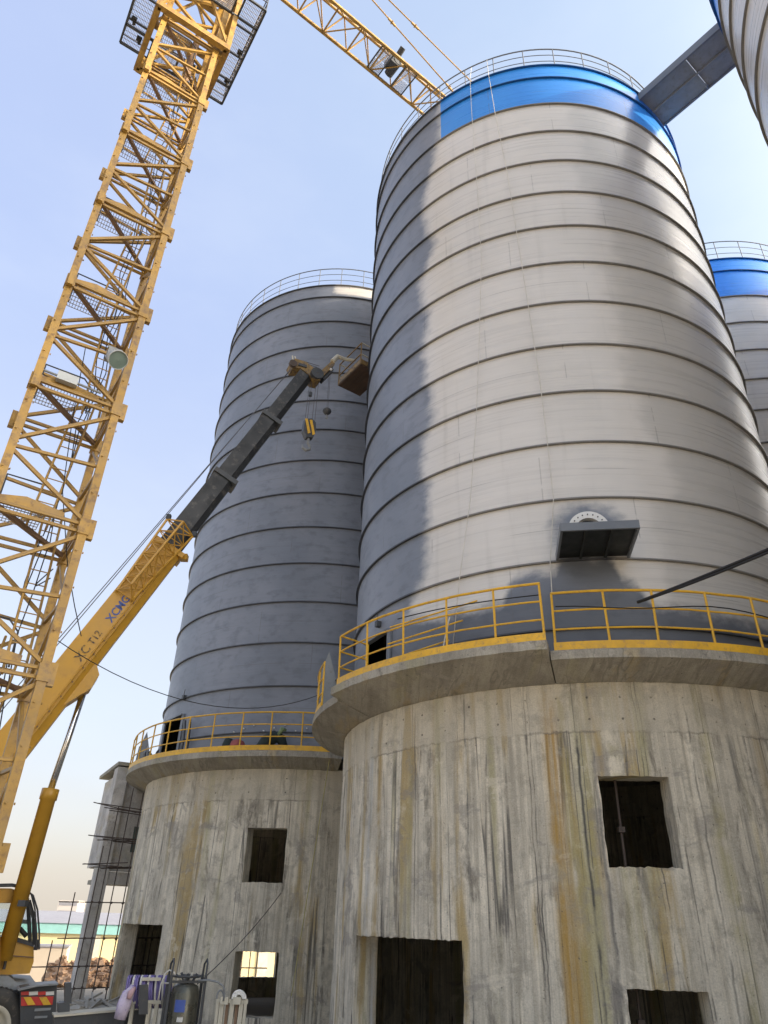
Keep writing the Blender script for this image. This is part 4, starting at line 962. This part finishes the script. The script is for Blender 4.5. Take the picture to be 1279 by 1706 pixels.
# scaffold tube in the front silo windows
for (px, py0, py1), lb in (((1024, 1270, 1470), 'steel scaffold tube standing inside the upper window of the front silo'), ((1062, 1630, 1760), 'steel scaffold tube standing inside the lower window of the front silo')):
    a = at(px-4, py0, 14.15); q = V((a.x, a.y, at(px, py1, 14.15).z)); t = thing('scaffold_tube', lb, 'tube', q)
    barobj('tube', q, V((a.x, a.y, a.z)), .05, 'rust_steel', t, 'rd')
    m = MB(); zz = q.z+(a.z-q.z)*.42; m.box(V((a.x, a.y, zz)), (.11, .11, .09)); m.build('coupler', 'rust_steel', t)

# ------------------------------------------------------------------ half built tower behind the dark silo
HDB = 30.5
bd_ = thing('stair_tower', 'unfinished grey concrete stair tower behind the dark silo', 'building', at(150, 1690, HDB).xy.to_3d())
L0 = at(193, 1300, HDB); fx = V((rgt.x, rgt.y, 0)); o0 = V((L0.x, L0.y, 0)); ay = awy
ZR = at(187, 1274, HDB).z
fx = V((.88, .475, 0)); ay = V((-.475, .88, 0))
def bl3(x, y, z): return o0+fx*x+ay*y+V((0,0,z))
MT = Matrix.Rotation(math.atan2(fx.y, fx.x), 3, 'Z')
for x, y, dx, dy in ((.2, .35, .42, .75), (3.6, .2, .42, .42), (3.6, 3.6, .42, .42)): m = MB(); m.box(bl3(x, y, ZR/2-.2), (dx, dy, ZR+.3), MT); m.build('column', 'concrete_frame', bd_)
zb_ = [at(205, 1462, HDB).z, at(205, 1370, HDB).z+1.2]
for z in (at(175, 1462, HDB).z, ZR-.2):
    m = MB(); m.box(bl3(1.9, .2, z), (3.0, .36, .42), MT); m.build('beam', 'concrete_frame', bd_)
zw0, zw1 = at(205, 1418, HDB).z, at(205, 1374, HDB).z; zl0 = at(175, 1450, HDB).z
for x0, x1, za, zc in ((.41, 1.05, zl0, ZR-.4), (1.75, 3.4, zl0, ZR-.4), (1.05, 1.75, zl0, zw0), (1.05, 1.75, zw1, ZR-.4)):
    m = MB(); m.box(bl3((x0+x1)/2, .25, (za+zc)/2), (x1-x0, .2, zc-za), MT); m.build('wall_panel', 'concrete_frame', bd_)
m = MB(); m.box(bl3(.25, 1.9, (zl0+ZR)/2), (.2, 3.0, ZR-zl0-.4), MT); m.box(bl3(1.9, 3.5, (zl0+ZR)/2), (3.2, .2, ZR-zl0-.4), MT); m.build('wall_panel', 'concrete_frame', bd_)
m = MB(); m.box(bl3(1.40, .36, (zw0+zw1)/2), (.7, .02, zw1-zw0), MT); m.build('window_pane', 'lens_glass', bd_)
m = MB()
for x in (1.07, 1.40, 1.73): m.box(bl3(x, .33, (zw0+zw1)/2), (.05, .05, zw1-zw0), MT)
m.build('window_frame', 'dark_steel', bd_)
m = MB(); m.box(bl3(1.95, 1.95, ZR+.07), (4.0, 4.0, .13), MT); m.build('roof_slab', 'concrete_slab', bd_)
m = MB(); m.box(bl3(1.9, 1.9, zl0-.3), (3.2, 3.2, .15), MT); m.build('floor_slab', 'concrete_slab', bd_)
# scaffold of tubes in front of it
sc_ = thing('scaffold', 'rusty tube scaffold in front of the unfinished stair tower', 'scaffold', at(160, 1690, 28.6).xy.to_3d())
def sb_(x, y, z): return bl3(x, y-1.0, z)
ups = [(-.15, -.15, 0, ZR*.62), (.15, .15, 0, ZR*.80), (.5, -.1, 0, ZR*.88), (.85, -.3, 0, ZR*.86), (1.15, .1, 0, ZR*.93), (1.5, -.1, 0, ZR*.97), (1.85, -.3, 0, ZR*.95), (2.15, .1, 0, ZR*.97), (2.4, -.1, 0, ZR*.97), (-.75, -.1, 0, 3.3), (-1.15, -.3, 0, 1.9)]
for x, y, za, zc in ups: barobj('pole', sb_(x+random.uniform(-.04, .04), y, za), sb_(x, y, zc), .038, 'rust_steel', sc_, 'rd')
for z in (.55, 1.15, 1.95, 3.0):
    x0 = {.55: -.9, 1.15: -1.6, 1.95: -1.0, 3.0: -1.2}[z]
    barobj('pole', sb_(x0, -.12, z), sb_(2.6, -.12, z+.08), .036, 'rust_steel', sc_, 'rd')
for py, px in ((1342, 172), (1393, 160), (1440, 152)):
    z = at(180, py, 28.8).z
    for q in range(6):
        x0 = -.75+.25*q-random.uniform(0, .2); yy = -.5+.25*q+random.uniform(-.1, .1)
        barobj('pole', sb_(x0, yy, z+random.uniform(-.1, .1)), sb_(x0+random.uniform(1.0, 2.2), yy+random.uniform(-.4, .4), z+random.uniform(-.12, .12)), .034, 'rust_steel', sc_, 'rd')
for x, y, za, zc in ups[:9]:
    for z in (.57, 1.17, 1.97, 3.03): m = MB(); m.box(sb_(x, y, z), (.07, .07, .07), MT); m.build('coupler', 'rust_steel', sc_)

bs_ = thing('scaffold', 'thin scaffold poles seen through the lower window of the dark silo', 'scaffold', at(410, 1640, 38).xy.to_3d())
for px in (394, 401, 416, 428): p = at(px, 1600, 38.5); barobj('pole', V((p.x, p.y, gz(p.x, p.y))), V((p.x, p.y, 3.2)), .05 if px != 401 else .14, 'rust_steel', bs_, 'rd')
barobj('pole', at(380, 1612, 38.4), at(445, 1613, 38.4), .05, 'rust_steel', bs_, 'rd')
# ------------------------------------------------------------------ far left: warehouse, pale tower, brick pile, rubble
wt = thing('warehouse', 'long cream warehouse with a teal eaves band beyond the site', 'warehouse', V((-30, 62, -2.6)))
WX = V((.96, .28, 0)).normalized(); WY = V((-WX.y, WX.x, 0)); w0 = at(100, 1600, 62); w0.z = 0
MWh = Matrix.Rotation(math.atan2(WX.y, WX.x), 3, 'Z')
def wp(x, y, z): return w0+WX*x+WY*y+V((0,0,z))
zt_, zm_ = at(100, 1538, 62).z, at(100, 1555, 62).z
m = MB(); m.box(wp(10, 6, (zm_-2.7)/2), (90, 12, zm_+2.7), MWh); m.build('wall', 'plaster_yellow', wt)
m = MB(); m.box(wp(10, 5.9, (zm_+zt_)/2), (90.4, 12.4, zt_-zm_), MWh); m.build('eaves_band', 'teal_paint', wt)
m = MB(); m.prism([wp(-35.4, -.4, zt_), wp(-35.4, 12.4, zt_), wp(-35.4, 6, zt_+.75)], WX*91); m.build('roof', 'roof_grey', wt)
for x in (-10, -4, 2, 8, 14, 20):
    m = MB(); m.box(wp(x, -.06, (zm_-2.7)/2), (.7, .12, zm_+2.6), MWh); m.build('pilaster', 'beige_metal', wt)
t = thing('pale_tower_block', 'faint pale tower block on the horizon above the warehouse', 'building', at(118, 1530, 400).xy.to_3d())
c = at(117, 1517, 400); m = MB(); m.box(V((c.x, c.y, c.z-8)), (9, 9, 24)); m.build('block', 'pale_tower', t)
m = MB()
for q in range(4): m.box(V((c.x, c.y-4.52, c.z+2.5-q*3.2)), (8, .1, 1.2))
m.build('window_band', 'roof_grey', t)
bp_ = MB()
for q in range(700):
    px = random.uniform(75, 215); hd = random.uniform(38.5, 43); c = at(px, 1640, hd); 
    hh = (1-abs(hd-40.7)/2.4)*(1.15+.5*mnoise.noise(V((px*.06, 0, 0)))); c.z = gz(c.x, c.y) + max(.05, hh)*random.random()**.5+.02
    M3 = Matrix.Rotation(random.uniform(0, 6.28), 3, 'Z') @ Matrix.Rotation(random.uniform(-.9, .9), 3, 'X')
    bp_.box(c, (random.uniform(.2, .45), random.uniform(.12, .3), random.uniform(.1, .25)), M3)
tag(bp_.build('brick_pile', 'brick'), 'heap of broken orange bricks behind the scaffold', 'brick pile', kind='stuff')
rb = MB()
for q in range(160):
    px = random.uniform(95, 205); hd = random.uniform(25.5, 28); c = at(px, 1680, hd); c.z = random.random()*.35
    rb.box(c, (random.uniform(.1, .5), random.uniform(.1, .4), random.uniform(.08, .2)), Matrix.Rotation(random.uniform(0, 6), 3, 'Z') @ Matrix.Rotation(random.uniform(-.5, .5), 3, 'X'))
for q in range(14):
    px = random.uniform(110, 200); c = at(px, 1680, random.uniform(25.5, 27)); c.z = .35; a = random.uniform(0, 3.1); rb.bar(c, c+V((math.cos(a)*1.1, math.sin(a)*1.1, random.uniform(0, .25))), .05)
tag(rb.build('rubble', 'rubble_grey'), 'grey rubble and offcuts at the foot of the scaffold', 'rubble', kind='stuff')
pb = MB(); c = at(50, 1612, 45); pb.box(V((c.x, c.y, c.z-.8)), (3.2, 2.2, 3.4), MWh)
pbt = thing('site_hut', 'plain pinkish beige hut between the crane cab and brick heap', 'hut', V((c.x, c.y, gz(c.x, c.y)))); pb.build('wall', 'pale_block', pbt)
m = MB(); m.box(V((c.x, c.y, c.z+.94)), (3.3, 2.3, .08), MWh); m.build('roof', 'roof_grey', pbt)

# ------------------------------------------------------------------ foreground gear at the bottom edge
HG = 15.8
gt = thing('gas_tank', 'dark green liquid gas cylinder in an upright steel frame', 'gas cylinder', at(308, 1700, HG).xy.to_3d())
gtop = at(312, 1625, HG); gb = V((gtop.x, gtop.y, 0)); zt2 = at(312, 1637, HG).z
m = MB(); m.lathe([(.01, .15), (.24, .15), (.255, .3), (.255, zt2-.16), (.22, zt2-.05), (.12, zt2), (.05, zt2+.02), (.05, zt2+.12), (.01, zt2+.12)], gb, 28); m.build('shell', 'gas_green', gt, True)
m = MB(); m.path([gb+V((.24*math.cos(q), .24*math.sin(q), zt2+.10)) for q in np.linspace(0, 6.0, 24)], .022, 6); m.build('collar_ring', 'dark_steel', gt)
for q in range(5): m = MB(); a = q*1.25; m.tube(gb+V((.1*math.cos(a), .1*math.sin(a), zt2)), gb+V((.17*math.cos(a), .17*math.sin(a), zt2+.14)), .025, 6); m.build('valve', 'beige_metal' if q % 2 else 'dark_steel', gt)
for s_ in (-1, 1):
    for d_ in (-.12, .12):
        p = gb+rgt*s_*.31+awy*d_; barobj('frame_post', p, p+V((0,0,zt2+.12)), .045, 'dark_steel', gt)
    p = gb+rgt*s_*.31; m = MB(); m.path([p+awy*-.12+V((0,0,zt2+.1)), p+awy*-.06+rgt*.02+V((0,0,zt2+.30)), p+awy*.03+rgt*.03+V((0,0,zt2+.36)), p+awy*.09+V((0,0,zt2+.28)), p+awy*.12+V((0,0,zt2+.1))], .018, 6); m.build('lifting_loop', 'dark_steel', gt)
for z in (.3, .95, zt2+.02): barobj('frame_bar', gb-rgt*.31-awy*.12+V((0,0,z)), gb+rgt*.31-awy*.12+V((0,0,z)), .04, 'dark_steel', gt)
m = MB(); m.lathe([(.258, 1.18), (.258, 1.42)], gb, 40); me_ = m.mesh('label_sticker', 'blue_paint', True)
sk = MB()
for k_ in range(8):
    a0 = math.atan2(-awy.y, -awy.x)+.35-k_*.09-.45; a1 = a0-.09
    sk.add([gb+V((.259*math.cos(a), .259*math.sin(a), z)) for a, z in ((a1, zt2-.42), (a0, zt2-.42), (a0, zt2-.24), (a1, zt2-.24))], [(0, 1, 2, 3)])
sk.build('label_sticker', 'blue_paint', gt)
sk = MB()
for k_ in range(5):
    a0 = math.atan2(-awy.y, -awy.x)-.15-k_*.08; a1 = a0-.06
    for zz in (.56, .68, .80): sk.add([gb+V((.259*math.cos(a), .259*math.sin(a), z)) for a, z in ((a1, zt2-zz), (a0, zt2-zz), (a0, zt2-zz+.08), (a1, zt2-zz+.06))], [(0, 1, 2, 3)])
sk.build('label_print', 'white_paint', gt)
rope('hose', [at(x, y, HG-.1) for x, y in ((263, 1668), (268, 1640), (275, 1622), (282, 1616), (290, 1620), (294, 1632), (285, 1638), (274, 1638))], .014, 'rope_white', 'white hose looping over left of the gas cylinder', 'hose')
rope('hose', [at(x, y, HG-.1) for x, y in ((330, 1634), (348, 1633), (362, 1636), (372, 1643), (374, 1656), (372, 1668))], .018, 'grey_steel', 'grey hose running from the gas cylinder to the metal cabinet', 'hose')
# purple hose bundle on a stand
hs = thing('hose_bundle', 'purple and white striped hose bundle hung over a stand', 'hose', at(240, 1700, 16.2).xy.to_3d())
hc_ = at(248, 1652, 16.15)
for k_ in range(17):
    off = rgt*(-.36+.045*k_); til = .35+.05*math.sin(k_*2.1)
    m = MB(); m.path([hc_+off+V((0,0,.24*math.sin(q)))+awy*(.20*math.cos(q))+rgt*(til*.24*math.cos(q+.4)) for q in np.linspace(0, 6.28, 22)[:-1]], .020, 6, True); m.build('hose_turn', ('hose_purple', 'hose_purple', 'rope_white')[k_ % 3], hs, True)
m = MB(); m.path([at(222, 1643, 15.95), at(213, 1657, 15.9), at(206, 1675, 15.85), at(199, 1698, 15.85)], [.06, .11, .12, .10], 9); m.build('loose_sleeve', 'sleeve', hs, True)
m = MB(); m.path([at(224, 1646, 15.88), at(217, 1655, 15.78), at(214, 1664, 15.76)], [.03, .055, .04], 8); m.build('pink_cloth', 'cloth_pink', hs, True)
st_ = thing('pipe_stand', 'beige steel stand carrying the purple hose bundle', 'stand', at(250, 1700, 16.0).xy.to_3d())
for x0, x1, y in ((244, 268, 1669), (205, 226, 1669), (236, 268, 1631)):
    barobj('cross_bar', at(x0, y, 15.95), at(x1, y+.5, 15.95), .05, 'beige_metal', st_)
for x in (250, 262, 222): p = at(x, 1671, 15.97); barobj('upright', V((p.x, p.y, 0)), p, .06, 'beige_metal', st_)
p = at(239, 1641, 15.75); m = MB(); m.prism([at(232, 1641, 15.7), at(247, 1640, 15.7), at(246, 1690, 15.7), at(231, 1690, 15.7)], awy*.06); m.build('back_plate', 'dark_steel', st_)
cb = thing('pipe_cabinet', 'beige tubular steel rack with white hose loops right of the gas cylinder', 'rack', at(388, 1700, HG).xy.to_3d())
for i, x in enumerate((364, 371, 380, 388, 396, 403, 410)):
    p = at(x, 1664+(i % 2), HG); barobj('upright', V((p.x, p.y, 0)), p, .075 if i % 2 else .05, 'beige_metal' if i not in (2, 4) else 'brace_brown', cb)
for x in (374, 395): m = MB(); m.box(at(x, 1667, HG-.05), (.14, .1, .11)); m.build('clamp', 'beige_metal', cb)
barobj('cross_bar', at(362, 1667, HG), at(413, 1669, HG), .06, 'beige_metal', cb)
for k_ in range(3):
    r = 11-k_*2.2; m = MB(); m.path([at(398-r*math.cos(q), 1664-r*1.25*math.sin(q), HG-.05) for q in np.linspace(0, math.pi, 12)], .018, 6); m.build('hose_loop', 'white_paint', cb)
m = MB(); m.path([at(367-6*math.cos(q), 1664-14*math.sin(q), HG) for q in np.linspace(0, math.pi, 10)], .016, 6); m.build('hose_loop', 'grey_steel', cb)

# ------------------------------------------------------------------ render settings
S.render.engine = 'CYCLES'
S.render.resolution_x = 768; S.render.resolution_y = 1024
S.cycles.max_bounces = 6; S.cycles.diffuse_bounces = 4; S.cycles.glossy_bounces = 3
